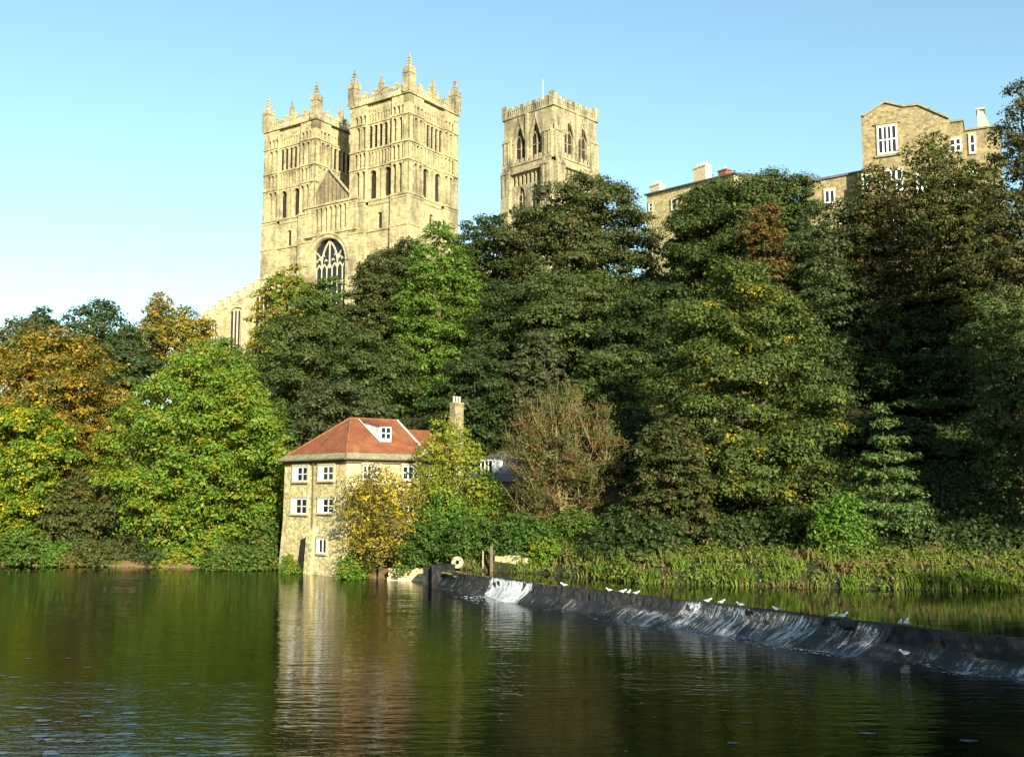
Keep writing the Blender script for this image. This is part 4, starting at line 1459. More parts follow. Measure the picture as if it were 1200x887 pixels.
# stone range with chimneys in the middle
m0 = at(758, 232, 152); m1 = at(860, 205, 138)
md = Vector((m1.x - m0.x, m1.y - m0.y, 0)); ml_ = md.length; md.normalize(); mn = Vector((md.y, -md.x, 0))
FM = Frame((m0.x, m0.y, 0), md, mn)
rg = empty('stone_house', (m0.x, m0.y, 28), 'stone house with a cream chimney stack showing between two dark tree crowns', 'house')
b_ = MB()
ze0, ze1 = zpx(FM, 768, 227), zpx(FM, 852, 209)
b_.hexa([FM.p(0, 22, 0), FM.p(ml_, 22, 0), FM.p(ml_, 22, -8), FM.p(0, 22, -8), FM.p(0, ze0, 0), FM.p(ml_, ze1, 0), FM.p(ml_, ze1, -8), FM.p(0, ze0, -8)])
part(b_, 'wall', M['rubble'], rg)
b_ = MB()
b_.hexa([FM.p(-.3, ze0, .35), FM.p(ml_ + .3, ze1, .35), FM.p(ml_ + .3, ze1, -8), FM.p(-.3, ze0, -8), FM.p(-.3, ze0 + .2, .35), FM.p(ml_ + .3, ze1 + .2, .35), FM.p(ml_ + .3, ze1 + 1.2, -8), FM.p(-.3, ze0 + 1.2, -8)])
part(b_, 'roof', M['slate'], rg)
win_px(FM, rg, 791, 797, 233, 246, 1, 2)
win_px(FM, rg, 764, 768, 238, 248, 1, 2)
win_px(FM, rg, 755, 769, 305, 316, 2, 1)
win_px(FM, rg, 800, 808, 258, 270, 2, 2)
for (x0, x1, y0, y1, mt, npot) in ((809, 824, 213, 197, M['pale_stone'], 4), (839, 848, 212, 200, M['brick'], 1), (757, 768, 232, 218, M['pale_stone'], 3)):
    b_ = MB()
    ua, ub = px_on(FM, x0), px_on(FM, x1)
    zc0, zc1 = zpx(FM, x0, y0) - 3, zpx(FM, x0, y1)
    b_.fbox(FM, ua, ub, zc0, zc1, -2.6, -1.4)
    b_.fbox(FM, ua - .12, ub + .12, zc1, zc1 + .2, -2.7, -1.3)
    co = part(b_, 'chimney', mt, rg)
    for k in range(npot):
        b_ = MB()
        p = FM.p(ua + (ub - ua) * (k + .5) / npot, zc1 + .18, -2)
        b_.lathe(p, [(.17, 0), (.12, .1), (.12, .55), (.16, .6), (.16, .66), (.1, .66)], 8)
        part(b_, 'chimney_pot', M['pot'], rg, co)

# ================================================================== FOLIAGE
def leaf_mesh(name, cen, nrm, size, material, parent=None, aspect=.62):
    n = len(cen)
    nrm = nrm / np.maximum(np.linalg.norm(nrm, axis=1, keepdims=True), 1e-6)
    rv = rng.normal(size=(n, 3))
    t = np.cross(nrm, rv); t /= np.maximum(np.linalg.norm(t, axis=1, keepdims=True), 1e-6)
    b_ = np.cross(nrm, t)
    s = size[:, None]
    v = np.empty((n, 4, 3), np.float32)
    v[:, 0] = cen - t * s * .5
    v[:, 1] = cen + b_ * s * .5 * aspect - nrm * s * .08
    v[:, 2] = cen + t * s * .5
    v[:, 3] = cen - b_ * s * .5 * aspect - nrm * s * .08
    me = bpy.data.meshes.new(name)
    me.vertices.add(n * 4); me.loops.add(n * 4); me.polygons.add(n)
    me.vertices.foreach_set('co', v.reshape(-1))
    me.loops.foreach_set('vertex_index', np.arange(n * 4, dtype=np.int32))
    me.polygons.foreach_set('loop_start', np.arange(0, n * 4, 4, dtype=np.int32))
    try: me.polygons.foreach_set('loop_total', np.full(n, 4, dtype=np.int32))
    except Exception: pass
    me.update(calc_edges=True)
    return link_mesh(name, me, material, parent)


STYLES = {
    'dome':  dict(lobe=.34, lmax=2.6, gap=1.14, sub=20, flat=.50, jit=.42, env='dome', core=.25, dens=1.0),
    'loose': dict(lobe=.30, lmax=2.1, gap=1.12, sub=18, flat=.66, jit=.60, env='dome', core=.30, dens=.9),
    'fine':  dict(lobe=.30, lmax=1.5, gap=1.00, sub=16, flat=.85, jit=.75, env='dome', core=.35, dens=.75),
    'tall':  dict(lobe=.34, lmax=2.1, gap=1.1, sub=18, flat=.64, jit=.55, env='egg', core=.25, dens=.95),
    'skirt': dict(lobe=.26, lmax=2.2, gap=1.14, sub=20, flat=.56, jit=.50, env='skirt', core=.2, dens=1.0),
    'cone':  dict(lobe=.27, lmax=.82, gap=.92, sub=12, flat=.42, jit=.45, env='cone', core=.4, dens=.8),
    'shrub': dict(lobe=.36, lmax=.95, gap=.9, sub=14, flat=.8, jit=.6, env='skirt', core=.2, dens=.8),
}


def envelope(kind, t):
    """relative radius at relative height t"""
    if kind == 'dome':
        return np.where(t < .38, .55 + .45 * np.sin(np.clip(t / .38, 0, 1) * math.pi / 2), np.sqrt(np.clip(1 - ((t - .38) / .62) ** 2, 0, 1)))
    if kind == 'egg':
        return np.where(t < .3, .6 + .4 * np.sin(t / .3 * math.pi / 2), np.clip(1 - ((t - .3) / .7) ** 1.7, 0, 1))
    if kind == 'skirt':
        return np.where(t < .22, .9 + .1 * t / .22, np.sqrt(np.clip(1 - ((t - .22) / .78) ** 2, 0, 1)))
    return np.clip(1.02 - t, .02, 1)


def scatter(P, sp, w3):
    """greedy thinning of candidate points to a minimum spacing"""
    keep, grid = [], {}
    for i in range(len(P)):
        p = P[i] * w3
        k = tuple(np.floor(p / sp).astype(int))
        ok = True
        for a in (-1, 0, 1):
            for b_ in (-1, 0, 1):
                for c_ in (-1, 0, 1):
                    for j in grid.get((k[0] + a, k[1] + b_, k[2] + c_), ()):
                        if np.sum((P[j] * w3 - p) ** 2) < sp * sp: ok = False; break
                    if not ok: break
                if not ok: break
            if not ok: break
        if ok:
            grid.setdefault(k, []).append(i); keep.append(i)
    return keep


def crown_points(rx, ry, h, st, leaf, seed, dens=1.0):
    """boughs spread through the crown, each bough a group of leaf sprays"""
    r_ = np.random.default_rng(seed)
    S = STYLES[st]
    R0 = min(rx, h * .6)
    lr = float(np.clip(R0 * S['lobe'], .35, S['lmax']))
    ph = r_.uniform(0, 2 * math.pi, 3); am = r_.uniform(.07, .17, 3); kz = r_.uniform(2, 6, 3)
    n_c = 1800
    t = r_.random(n_c) ** .85
    th = r_.uniform(0, 2 * math.pi, n_c)
    core = r_.random(n_c) < S['core']
    fr_ = np.where(core, r_.uniform(.2, .65, n_c), r_.uniform(.70, 1.03, n_c))
    lob = 1 + am[0] * np.sin(2 * th + ph[0] + kz[0] * t) + am[1] * np.sin(3 * th + ph[1] - kz[1] * t) + am[2] * np.sin(5 * th + ph[2] + kz[2] * t)
    if S['env'] == 'cone':
        t = (np.floor(t * 8) + .38 * r_.random(n_c)) / 8.3
    rad = envelope(S['env'], t) * lob * fr_
    inx, iny = max(rx - lr * .75, rx * .45), max(ry - lr * .75, ry * .45)
    P = np.stack([rad * np.cos(th) * inx, rad * np.sin(th) * iny, lr * S['flat'] * .35 + t * (h - lr * S['flat'] * 1.1)], 1)
    keep = scatter(P, lr * S['gap'], np.array([1, 1, 1.3]))
    lobes = P[keep]
    cen, nrm = [], []
    for p in lobes:
        L_ = lr * r_.uniform(.65, 1.3)
        back = p[1] > ry * .3
        ns = max(5, int(S['sub'] * (.5 if back else 1)))
        dd = r_.normal(size=(ns, 3)); dd /= np.linalg.norm(dd, axis=1, keepdims=True)
        dd[:, 2] = np.where(dd[:, 2] < -.25, -dd[:, 2], dd[:, 2])
        outw = np.array([p[0] / rx, p[1] / ry, 0.0])
        flat = S['flat'] * r_.uniform(.75, 1.25)
        tilt = r_.normal(size=2) * .15
        for q in dd:
            sr = L_ * r_.uniform(.26, .46)
            off = q * np.array([1, 1, flat]) * L_ * r_.uniform(.62, 1.02)
            off[2] -= .30 * L_ * (q[0] ** 2 + q[1] ** 2) * S['flat'] - tilt[0] * off[0] - tilt[1] * off[1]
            c_ = p + off
            n = max(6, int(dens * S['dens'] * (.4 if back else 1.0) * 6.5 * sr * sr / (leaf * leaf)))
            d = r_.normal(size=(n, 3)); d /= np.linalg.norm(d, axis=1, keepdims=True)
            fl = d[:, 2] < -.2
            d[fl, 2] *= -1
            pos = c_ + d * (r_.random(n) ** .4)[:, None] * sr * np.array([1.2, 1.2, .72])
            pos += r_.normal(size=(n, 3)) * .07 * L_
            nn = d * .9 + q * .55 + outw * .35 + np.array([0, 0, .3]) + r_.normal(size=(n, 3)) * S['jit']
            cen.append(pos); nrm.append(nn)
    cen = np.concatenate(cen); nrm = np.concatenate(nrm)
    # loose outer sprigs roughen the outline
    k = r_.random(len(cen)) < .05
    cen[k] += nrm[k] / np.linalg.norm(nrm[k], axis=1, keepdims=True) * r_.uniform(.1, .6, (k.sum(), 1)) * lr * .5
    cen[:, 2] = np.maximum(cen[:, 2], .05)
    return cen, nrm, lobes


def limb(mb_, a, b_, r0, r1, sag=0.0, seed=0, sides=5, n=4):
    r_ = random.Random(seed)
    a, b_ = Vector(a), Vector(b_)
    ln = (b_ - a).length
    pts, rad = [], []
    for i in range(n + 1):
        t = i / n
        p = a.lerp(b_, t)
        p.z += math.sin(t * math.pi) * sag * ln
        if 0 < i < n: p += Vector((r_.uniform(-1, 1), r_.uniform(-1, 1), r_.uniform(-.5, .5))) * ln * .045
        pts.append(p); rad.append(r0 + (r1 - r0) * t)
    mb_.tube(pts, rad, sides)


TREE_COUNT = [0]
TOTAL_LEAVES = [0]


def tree(label, x, top, bot, wpx, Y, style, material, leaf=.36, seed=None, cat='tree', name='tree', bark=None, dens=1.0, group=None, deep=.9, lean=0.0, limbs=14, trunk_r=None):
    TREE_COUNT[0] += 1
    seed = seed or 100 + TREE_COUNT[0]
    leaf *= .70
    p = at(x, (top + bot) / 2, Y)
    zt, zb = at(x, top, Y).z, at(x, bot, Y).z
    gz = float(ground_z(p.x, Y))
    zb = max(zb, gz + .2)
    h = max(zt - zb, 1.5)
    rx = wpx / 2 * Y / F_PX
    ry = rx * deep
    root = empty(name, (p.x - lean, Y, gz - .1), label, cat, group)
    cen, nrm, pads = crown_points(rx, ry, h, style, leaf, seed, dens)
    off = np.array([lean, 0, zb - gz + .1])
    TOTAL_LEAVES[0] += len(cen)
    size = leaf * np.clip(np.random.default_rng(seed + 5).lognormal(-.05, .34, len(cen)), .4, 2.1)
    # trunk and limbs
    tb = MB()
    tr = trunk_r or max(.09, min(.55, .025 * (zt - gz)))
    hub = Vector((lean * .8, 0, zb - gz + h * .45))
    mid_ = Vector((lean * .3 + .02 * h, 0.03 * h, (zb - gz) * .6 + h * .1))
    tb.tube([(0, 0, -.5), (0, 0, .3), mid_, hub, hub + Vector((0, 0, h * .38))], [tr * 1.35, tr * 1.05, tr * .85, tr * .55, tr * .12], 8)
    r_ = random.Random(seed)
    idx = list(range(len(pads))); r_.shuffle(idx)
    for j in idx[:limbs]:
        q = Vector(pads[j] + off)
        t_ = min(.95, max(.05, (q.z - mid_.z) / max(hub.z - mid_.z, .1) * .6))
        s0 = mid_.lerp(hub, t_)
        if s0.z > q.z: s0 = Vector((mid_.x, mid_.y, max(.5, min(mid_.z, q.z - .5))))
        limb(tb, s0, q, tr * .42, tr * .08, .06, seed + j)
    to = tb.build('trunk', bark or M['bark'], root, origin=(0, 0, 0), smooth=True)
    co = leaf_mesh('crown', cen + off, nrm, size, material, root)
    return root


# leaf colours
def lm(*a, **k): return leaf_mat(*a, **k)
SYC = lm((.034, .056, .013), (.066, .090, .019), (.105, .095, .026), .08)
SYCB = lm((.034, .053, .014), (.068, .084, .020), (.11, .088, .028), .10)
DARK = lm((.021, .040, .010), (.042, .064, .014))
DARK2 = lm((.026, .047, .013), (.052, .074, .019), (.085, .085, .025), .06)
BRIGHT = lm((.056, .108, .014), (.096, .17, .020), (.14, .165, .022), .08)
BRIGHT2 = lm((.066, .135, .013), (.120, .20, .018), (.20, .21, .018), .15)
MIDG = lm((.046, .092, .014), (.078, .125, .018), (.12, .14, .024), .1)
ORANGE = lm((.19, .125, .015), (.31, .195, .020), (.10, .11, .016), .18)
GOLD = lm((.17, .128, .014), (.27, .20, .020), (.08, .10, .016), .16)
YEL = lm((.065, .125, .012), (.12, .185, .016), (.40, .33, .012), .13, noise_scale=.45)
OLIVE = lm((.046, .060, .016), (.082, .092, .022), (.13, .10, .026), .10)
RUST = lm((.10, .060, .016), (.14, .078, .020), (.06, .075, .016), .16)
YELF = lm((.040, .064, .013), (.076, .098, .018), (.46, .34, .012), .05, noise_scale=.36)
AUT = lm((.060, .075, .016), (.20, .15, .03), (.48, .36, .014), .13, noise_scale=.5)
BROWN = lm((.088, .044, .016), (.145, .070, .024), (.075, .095, .018), .22, noise_scale=.5)
LIMEG = lm((.058, .118, .014), (.10, .175, .02))
SAP = lm((.060, .108, .028), (.10, .155, .038))
WISP = lm((.13, .17, .018), (.21, .24, .024), (.32, .27, .022), .1, noise_scale=.8)

# ---- skyline and slope, back to front
tree('small dark rounded tree alone on the far left skyline', 48, 360, 420, 52, 150, 'dome', DARK2, .5)
tree('dark green domed tree on the left skyline beside the golden one', 118, 353, 460, 105, 140, 'dome', DARK2, .5)
tree('golden autumn tree on the skyline left of the chapel battlements', 205, 364, 470, 122, 128, 'loose', GOLD, .45)
tree('wispy orange treetop of bare twigs poking above the golden skyline tree', 186, 342, 420, 46, 131, 'fine', ORANGE, .34, dens=.3)
tree('olive tree on the skyline above the orange tree', 20, 376, 450, 90, 138, 'loose', OLIVE, .5)
tree('olive green tree behind the broad orange tree on the left', 85, 398, 560, 130, 126, 'loose', OLIVE, .45)
tree('dark tree wedged between the orange tree and the golden skyline tree', 150, 385, 520, 90, 120, 'dome', DARK2, .45)
tree('bright green and orange tipped tree directly under the chapel', 336, 315, 450, 100, 136, 'loose', lm((.070, .125, .014), (.125, .17, .018), (.28, .17, .018), .14), .45)
tree('dull green tree on the slope left below the chapel', 262, 398, 510, 90, 122, 'loose', MIDG, .45)
tree('brown topped sycamore hiding the foot of the great west window', 458, 287, 420, 100, 138, 'dome', SYCB, .46)
tree('olive sycamore crown covering the sill of the great west window', 436, 303, 440, 82, 131, 'dome', SYCB, .44)
tree('small green crown low in front of the great west window', 382, 326, 440, 78, 133, 'dome', MIDG, .44)
tree('small brownish sycamore crown just left of the tall bright tree', 476, 280, 420, 72, 137, 'dome', SYCB, .44)
tree('dark crown filling the dip right of the tall bright tree', 546, 262, 430, 62, 133, 'dome', DARK2, .44)
tree('broad dark sycamore at the left above the mill roof', 365, 352, 500, 135, 120, 'dome', SYC, .42)
tree('mid green sycamore in the middle of the slope left of the tall bright tree', 432, 395, 540, 120, 113, 'dome', SYC, .42)
tree('grey green sycamore with pale seed clusters just behind the mill roof', 400, 440, 585, 130, 104, 'dome', lm((.034, .052, .018), (.062, .078, .026), (.16, .15, .07), .1, noise_scale=.8), .40)
tree('tall bright green tree in front of the south west tower', 514, 261, 480, 100, 126, 'loose', BRIGHT, .42)
tree('dark tree with a ragged top in the gap between the towers', 578, 249, 430, 100, 136, 'loose', DARK, .46)
tree('broad dark sycamore below the central tower', 690, 213, 390, 190, 132, 'dome', SYCB, .46)
tree('layered dark sycamore in the centre of the slope', 678, 318, 500, 180, 116, 'dome', SYC, .42)
tree('shadowy tree behind the mill chimney', 556, 415, 575, 110, 106, 'dome', DARK, .40)
tree('dark green tree right above the mill chimney', 600, 330, 480, 110, 120, 'dome', DARK2, .42)
tree('small greyish green tree above the bare brown tree', 628, 388, 520, 70, 106, 'loose', lm((.045, .058, .024), (.078, .085, .035)), .38)
tree('wide dark sycamore under the stone house with the chimneys', 880, 205, 390, 200, 122, 'dome', SYC, .44)
tree('dark green sycamore crown in front of the middle of the stone house with the chimneys', 838, 212, 390, 96, 126, 'dome', SYC, .44)
tree('narrow dark crown hiding the right half of the stone house wall', 812, 219, 390, 66, 128, 'dome', SYC, .44)
tree('dark flat topped pine on the skyline left of the gabled house', 925, 206, 330, 92, 118, 'dome', DARK, .44, name='pine_tree')
tree('small rust orange tree on the slope below the dark pine', 898, 236, 390, 72, 106, 'loose', RUST, .40)
tree('dark tree between the central sycamore and the yellow flecked one', 770, 330, 560, 120, 108, 'dome', DARK, .42)
tree('green tree on the slope under the gabled house', 985, 232, 440, 130, 103, 'loose', lm((.040, .060, .020), (.066, .085, .026), (.10, .09, .03), .08), .40)
tree('thin brown leaved tree in front of the gabled house', 1030, 192, 370, 84, 101, 'fine', lm((.046, .054, .016), (.076, .082, .022), (.12, .075, .025), .14), .36, dens=.85)
tree('thin olive tree in front of the right hand house windows', 1098, 156, 370, 108, 99, 'fine', OLIVE, .36, dens=.85)
tree('dark olive tree between the gabled house and the tall right edge tree', 1150, 184, 400, 92, 96, 'loose', OLIVE, .38)
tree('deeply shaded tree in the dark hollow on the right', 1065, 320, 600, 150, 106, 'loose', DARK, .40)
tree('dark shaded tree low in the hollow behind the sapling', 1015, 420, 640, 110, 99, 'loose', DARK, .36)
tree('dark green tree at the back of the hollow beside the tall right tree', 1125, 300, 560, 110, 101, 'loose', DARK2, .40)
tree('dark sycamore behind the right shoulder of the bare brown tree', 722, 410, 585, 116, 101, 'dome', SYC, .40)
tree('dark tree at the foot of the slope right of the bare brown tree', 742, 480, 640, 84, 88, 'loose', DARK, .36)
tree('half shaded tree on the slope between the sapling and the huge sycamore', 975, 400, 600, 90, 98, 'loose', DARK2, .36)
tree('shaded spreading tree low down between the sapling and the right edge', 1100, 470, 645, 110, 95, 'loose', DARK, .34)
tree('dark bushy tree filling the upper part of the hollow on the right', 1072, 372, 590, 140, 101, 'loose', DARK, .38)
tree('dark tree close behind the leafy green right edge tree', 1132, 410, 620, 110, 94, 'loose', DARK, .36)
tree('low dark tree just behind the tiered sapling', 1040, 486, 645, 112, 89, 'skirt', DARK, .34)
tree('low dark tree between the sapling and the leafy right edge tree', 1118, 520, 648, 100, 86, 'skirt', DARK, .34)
# ---- bank level
tree('broad orange autumn tree at the left edge', 62, 382, 600, 185, 106, 'loose', ORANGE, .40)
tree('yellow and green tree at the left edge by the water', 18, 466, 662, 125, 97, 'loose', YEL, .36)
tree('brownish olive tree under the orange tree by the water', 92, 555, 662, 85, 97, 'loose', OLIVE, .34)
tree('large spreading light green tree left of the mill', 236, 408, 662, 222, 97.5, 'loose', BRIGHT2, .37, limbs=22)
tree('darker green tree behind the left of the mill', 322, 470, 660, 80, 108, 'loose', MIDG, .38)
tree('huge dense sycamore with yellow flecks standing over the reedy bank', 868, 308, 640, 238, 78, 'skirt', YELF, .33, limbs=20)
tree('drooping olive tree at the left foot of the huge sycamore', 788, 488, 645, 112, 73, 'skirt', lm((.036, .050, .013), (.066, .076, .019), (.10, .075, .026), .12), .31)
tree('very tall dark tree at the right edge', 1206, 92, 420, 132, 82, 'tall', lm((.040, .050, .017), (.070, .074, .022), (.13, .09, .02), .12), .34)
tree('leafy green tree at the right edge beneath the very tall one', 1190, 330, 640, 125, 76, 'loose', lm((.050, .078, .020), (.088, .115, .030)), .33)
tree('slender pale green sapling with tiered branches in front of the dark hollow', 1036, 454, 622, 104, 71, 'cone', SAP, .27, dens=.9, trunk_r=.09)
tree('small yellow leaved tree growing at the corner of the mill', 445, 545, 662, 100, 80.5, 'fine', AUT, .26, dens=.62, trunk_r=.1)
tree('airy yellow green birch in front of the mill chimney', 525, 492, 630, 96, 84, 'fine', WISP, .27, dens=.6, bark=M['pale_bark'], trunk_r=.11)


# ---- the nearly bare brown tree: many fine branches, thin brown leaves
def bare_tree():
    Y = 80
    base = at(660, 640, Y)
    gz = float(ground_z(base.x, Y))
    root = empty('tree', (base.x, Y, gz - .1), 'nearly bare reddish brown tree with fine branches right of the mill', 'tree')
    tb = MB()
    r_ = random.Random(77)
    twigs = []
    cx = lambda px, py, dy=0: Vector(at(px, py, Y + dy)) - root.location
    W = 80 * Y / F_PX
    ztop = cx(660, 441).z
    zlow = cx(660, 625).z
    stems = []
    for (px, tx, ty, dy) in ((650, 612, 520, -1), (658, 640, 480, 1.5), (664, 668, 470, -1.2), (668, 700, 495, 1), (674, 715, 540, -.6), (646, 598, 570, .8), (662, 652, 500, -2.2)):
        b0 = cx(px, 640); b0.z = 0
        e = cx(tx, ty, dy)
        mid = b0.lerp(e, .5) + Vector((r_.uniform(-.3, .3), r_.uniform(-.3, .3), .5))
        tb.tube([b0, b0.lerp(mid, .5) + Vector((0, 0, .25)), mid, mid.lerp(e, .6), e], [.17, .15, .12, .09, .05], 7)
        stems.append((b0, mid, e))
    def on_stem(t):
        b0, mid, e = r_.choice(stems)
        return b0.lerp(mid, t * 2) if t < .5 else mid.lerp(e, t * 2 - 1)
    tips = []
    for k in range(250):
        s0 = on_stem(r_.uniform(.15, 1))
        # aim at the rounded outline
        th = r_.uniform(0, 2 * math.pi); u = r_.uniform(-1, 1)
        rr = math.sqrt(max(0, 1 - (max(u, 0)) ** 2)) * r_.uniform(.5, 1.08)
        e = Vector((rr * math.cos(th) * W, rr * math.sin(th) * W * .8, (zlow + ztop) * .5 + u * (ztop - zlow) * .5))
        e = s0.lerp(e, r_.uniform(.75, 1))
        if e.z < s0.z - 1: e.z = s0.z - r_.uniform(0, 1)
        m_ = s0.lerp(e, .5) + Vector((0, 0, -.12 * (e - s0).length))
        tb.tube([s0, m_, e], [.055, .035, .012], 4, cap=False)
        for q in range(9):
            t = r_.uniform(.3, 1)
            p = s0.lerp(m_, t * 2) if t < .5 else m_.lerp(e, t * 2 - 1)
            d = ((e - m_).normalized() + Vector((r_.uniform(-1, 1), r_.uniform(-1, 1), r_.uniform(-.2, 1.1))) * .8).normalized()
            l = r_.uniform(.5, 1.3)
            tb.tube([p, p + d * l * .5, p + d * l + Vector((0, 0, .12))], [.022, .015, .006], 3, cap=False)
            tips.append((p + d * l * .6, d, l))
    to = tb.build('trunk', M['twig'], root, origin=(0, 0, 0), smooth=True)
    cen, nrm = [], []
    for (p, d, l) in tips:
        n = 17
        t = rng.uniform(-.5, .6, (n, 1)) * l
        c_ = np.array(p)[None] + np.array(d)[None] * t + rng.normal(size=(n, 3)) * .16
        cen.append(c_); nrm.append(rng.normal(size=(n, 3)) + np.array([0, -.5, .4]))
    cen = np.concatenate(cen); nrm = np.concatenate(nrm)
    leaf_mesh('crown', cen, nrm, rng.uniform(.10, .22, len(cen)), BROWN, root)


bare_tree()


# ---- shrubs: foliage and a few stems
def shrub(label, x, top, bot, wpx, Y, material, leaf=.24, dens=1.0, name='shrub', cat='shrub', group=None, deep=.8):
    TREE_COUNT[0] += 1
    seed = 400 + TREE_COUNT[0]
    p = at(x, bot, Y)
    gz = min(float(ground_z(p.x, Y)), p.z)
    zt = at(x, top, Y).z
    h = max(zt - gz, .6)
    rx = wpx / 2 * Y / F_PX
    root = empty(name, (p.x, Y, gz), label, cat, group)
    cen, nrm, pads = crown_points(rx, rx * deep, h, 'shrub', leaf, seed, dens)
    TOTAL_LEAVES[0] += len(cen)
    leaf_mesh('foliage', cen, nrm, leaf * np.random.default_rng(seed).uniform(.6, 1.3, len(cen)), material, root)
    tb = MB()
    r_ = random.Random(seed)
    for j in r_.sample(range(len(pads)), min(7, len(pads))):
        limb(tb, (r_.uniform(-.2, .2), r_.uniform(-.2, .2), -.1), Vector(pads[j]), .05, .015, .02, seed + j, 5, 3)
    tb.build('stem', M['bark'], root, origin=(0, 0, 0), smooth=True)
    return root


IVY = lm((.034, .075, .013), (.062, .115, .018), (.09, .14, .02), .1, noise_scale=.7)
shrub('dense dark ivy bush beside the yellow tree at the mill corner', 500, 606, 672, 84, 80, IVY, .22)
shrub('ivy bush behind the round stone disc', 556, 600, 664, 84, 77.4, IVY, .22)
shrub('green bush beneath the bare brown tree', 612, 600, 656, 80, 75.6, IVY, .22)
shrub('dull green ivy heap around the trunk of the bare brown tree', 672, 596, 650, 84, 77.5, MIDG, .22)
shrub('bright green ivy mound climbing the mill wall under the birch', 523, 572, 640, 74, 82.5, lm((.05, .12, .015), (.09, .17, .022)), .22)
shrub('yellow green bush at the water edge right of the broken wall', 640, 628, 676, 48, 73, BRIGHT2, .2)
shrub('bright lime green bush left of the tiered sapling', 986, 572, 648, 76, 66.5, LIMEG, .22)
shrub('rounded dark bush between the sycamore and the reeds', 862, 606, 652, 44, 67.5, DARK2, .2)
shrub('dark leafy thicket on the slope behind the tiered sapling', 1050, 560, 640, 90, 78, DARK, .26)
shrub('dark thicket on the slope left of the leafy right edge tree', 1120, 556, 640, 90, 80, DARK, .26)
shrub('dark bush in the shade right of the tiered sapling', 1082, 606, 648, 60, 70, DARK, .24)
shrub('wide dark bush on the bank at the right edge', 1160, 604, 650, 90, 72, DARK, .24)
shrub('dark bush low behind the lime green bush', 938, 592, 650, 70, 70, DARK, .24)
shrub('dark leafy bush at the foot of the drooping olive tree', 770, 606, 658, 90, 70, DARK2, .24)
shrub('bright green bush under the big light green tree near the mill', 245, 622, 664, 66, 93.5, BRIGHT2, .24)
shrub('leafy bush between the mill and the big light green tree', 312, 606, 668, 50, 92.5, MIDG, .24)
shrub('olive bush under the brownish tree on the left bank', 148, 624, 664, 58, 96.5, OLIVE, .24)
shrub('low green bush at the water left of the mill', 285, 640, 674, 72, 90, MIDG, .24)
shrub('pale green low bush on the bank in the left centre', 110, 632, 665, 80, 95, OLIVE, .25)
shrub('dark green bush hanging over the water at the left edge', 30, 622, 660, 70, 95, MIDG, .25)
shrub('dark bush under the big light green tree', 190, 628, 666, 70, 95, DARK2, .25)
shrub('small yellowish tuft at the foot of the mill wall', 338, 648, 676, 26, 86.2, BRIGHT2, .16)
shrub('yellowish bush hiding the foot of the mill corner', 414, 645, 676, 44, 81, BRIGHT2, .18)
shrub('dark green bush behind the weir bank left of the big sycamore', 725, 592, 668, 70, 70, DARK, .24)

shrub('yellow green bush in front of the slate roofed cottage', 572, 550, 640, 58, 83, BRIGHT2, .2, .7)
shrub('reddish brown creeper heap covering the front of the cottage', 600, 572, 636, 62, 82, BROWN, .2, .7)
shrub('bushy green overhang above the water in the left centre', 205, 636, 668, 60, 94.2, BRIGHT2, .24)
shrub('leafy bush overhanging the muddy bank on the left', 75, 634, 667, 62, 94.6, BRIGHT, .24)
shrub('low bush at the waterline under the dull tree left of the mill', 262, 640, 671, 50, 91.5, MIDG, .24)
shrub('pale grassy bush at the waterline left of the low green bush', 240, 650, 670, 36, 93, OLIVE, .2)
# ---- undergrowth on the whole slope, reeds along the banks
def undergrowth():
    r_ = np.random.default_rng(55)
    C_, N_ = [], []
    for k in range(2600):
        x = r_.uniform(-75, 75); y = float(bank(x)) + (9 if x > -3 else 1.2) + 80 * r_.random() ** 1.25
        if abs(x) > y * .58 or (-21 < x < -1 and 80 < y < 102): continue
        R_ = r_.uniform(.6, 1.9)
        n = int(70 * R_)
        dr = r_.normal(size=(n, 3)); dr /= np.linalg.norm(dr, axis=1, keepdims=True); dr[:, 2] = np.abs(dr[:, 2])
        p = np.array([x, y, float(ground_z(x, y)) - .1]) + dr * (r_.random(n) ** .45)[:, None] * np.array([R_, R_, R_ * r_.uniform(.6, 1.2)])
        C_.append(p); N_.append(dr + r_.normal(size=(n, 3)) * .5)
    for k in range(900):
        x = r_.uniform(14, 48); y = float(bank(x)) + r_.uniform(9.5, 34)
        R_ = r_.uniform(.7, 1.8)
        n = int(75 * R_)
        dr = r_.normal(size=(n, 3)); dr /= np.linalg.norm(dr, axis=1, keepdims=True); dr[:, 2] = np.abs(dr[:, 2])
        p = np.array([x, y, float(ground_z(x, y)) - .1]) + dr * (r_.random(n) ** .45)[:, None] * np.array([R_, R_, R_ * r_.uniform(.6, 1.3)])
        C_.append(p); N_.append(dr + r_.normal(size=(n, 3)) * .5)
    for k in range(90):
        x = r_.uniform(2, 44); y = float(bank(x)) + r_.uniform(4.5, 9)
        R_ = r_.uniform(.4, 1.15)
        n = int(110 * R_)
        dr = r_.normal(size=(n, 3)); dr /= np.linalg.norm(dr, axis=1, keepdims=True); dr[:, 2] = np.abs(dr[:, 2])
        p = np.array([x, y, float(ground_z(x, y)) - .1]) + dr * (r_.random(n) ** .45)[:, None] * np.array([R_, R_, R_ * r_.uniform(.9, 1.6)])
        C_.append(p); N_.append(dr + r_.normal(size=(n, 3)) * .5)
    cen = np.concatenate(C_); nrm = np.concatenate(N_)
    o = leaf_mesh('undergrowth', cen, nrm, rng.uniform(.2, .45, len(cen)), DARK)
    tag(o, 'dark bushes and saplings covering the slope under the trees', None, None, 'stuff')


undergrowth()
REED = lm((.065, .11, .012), (.13, .17, .022), (.22, .155, .055), .135, noise_scale=.30, trans=.4)


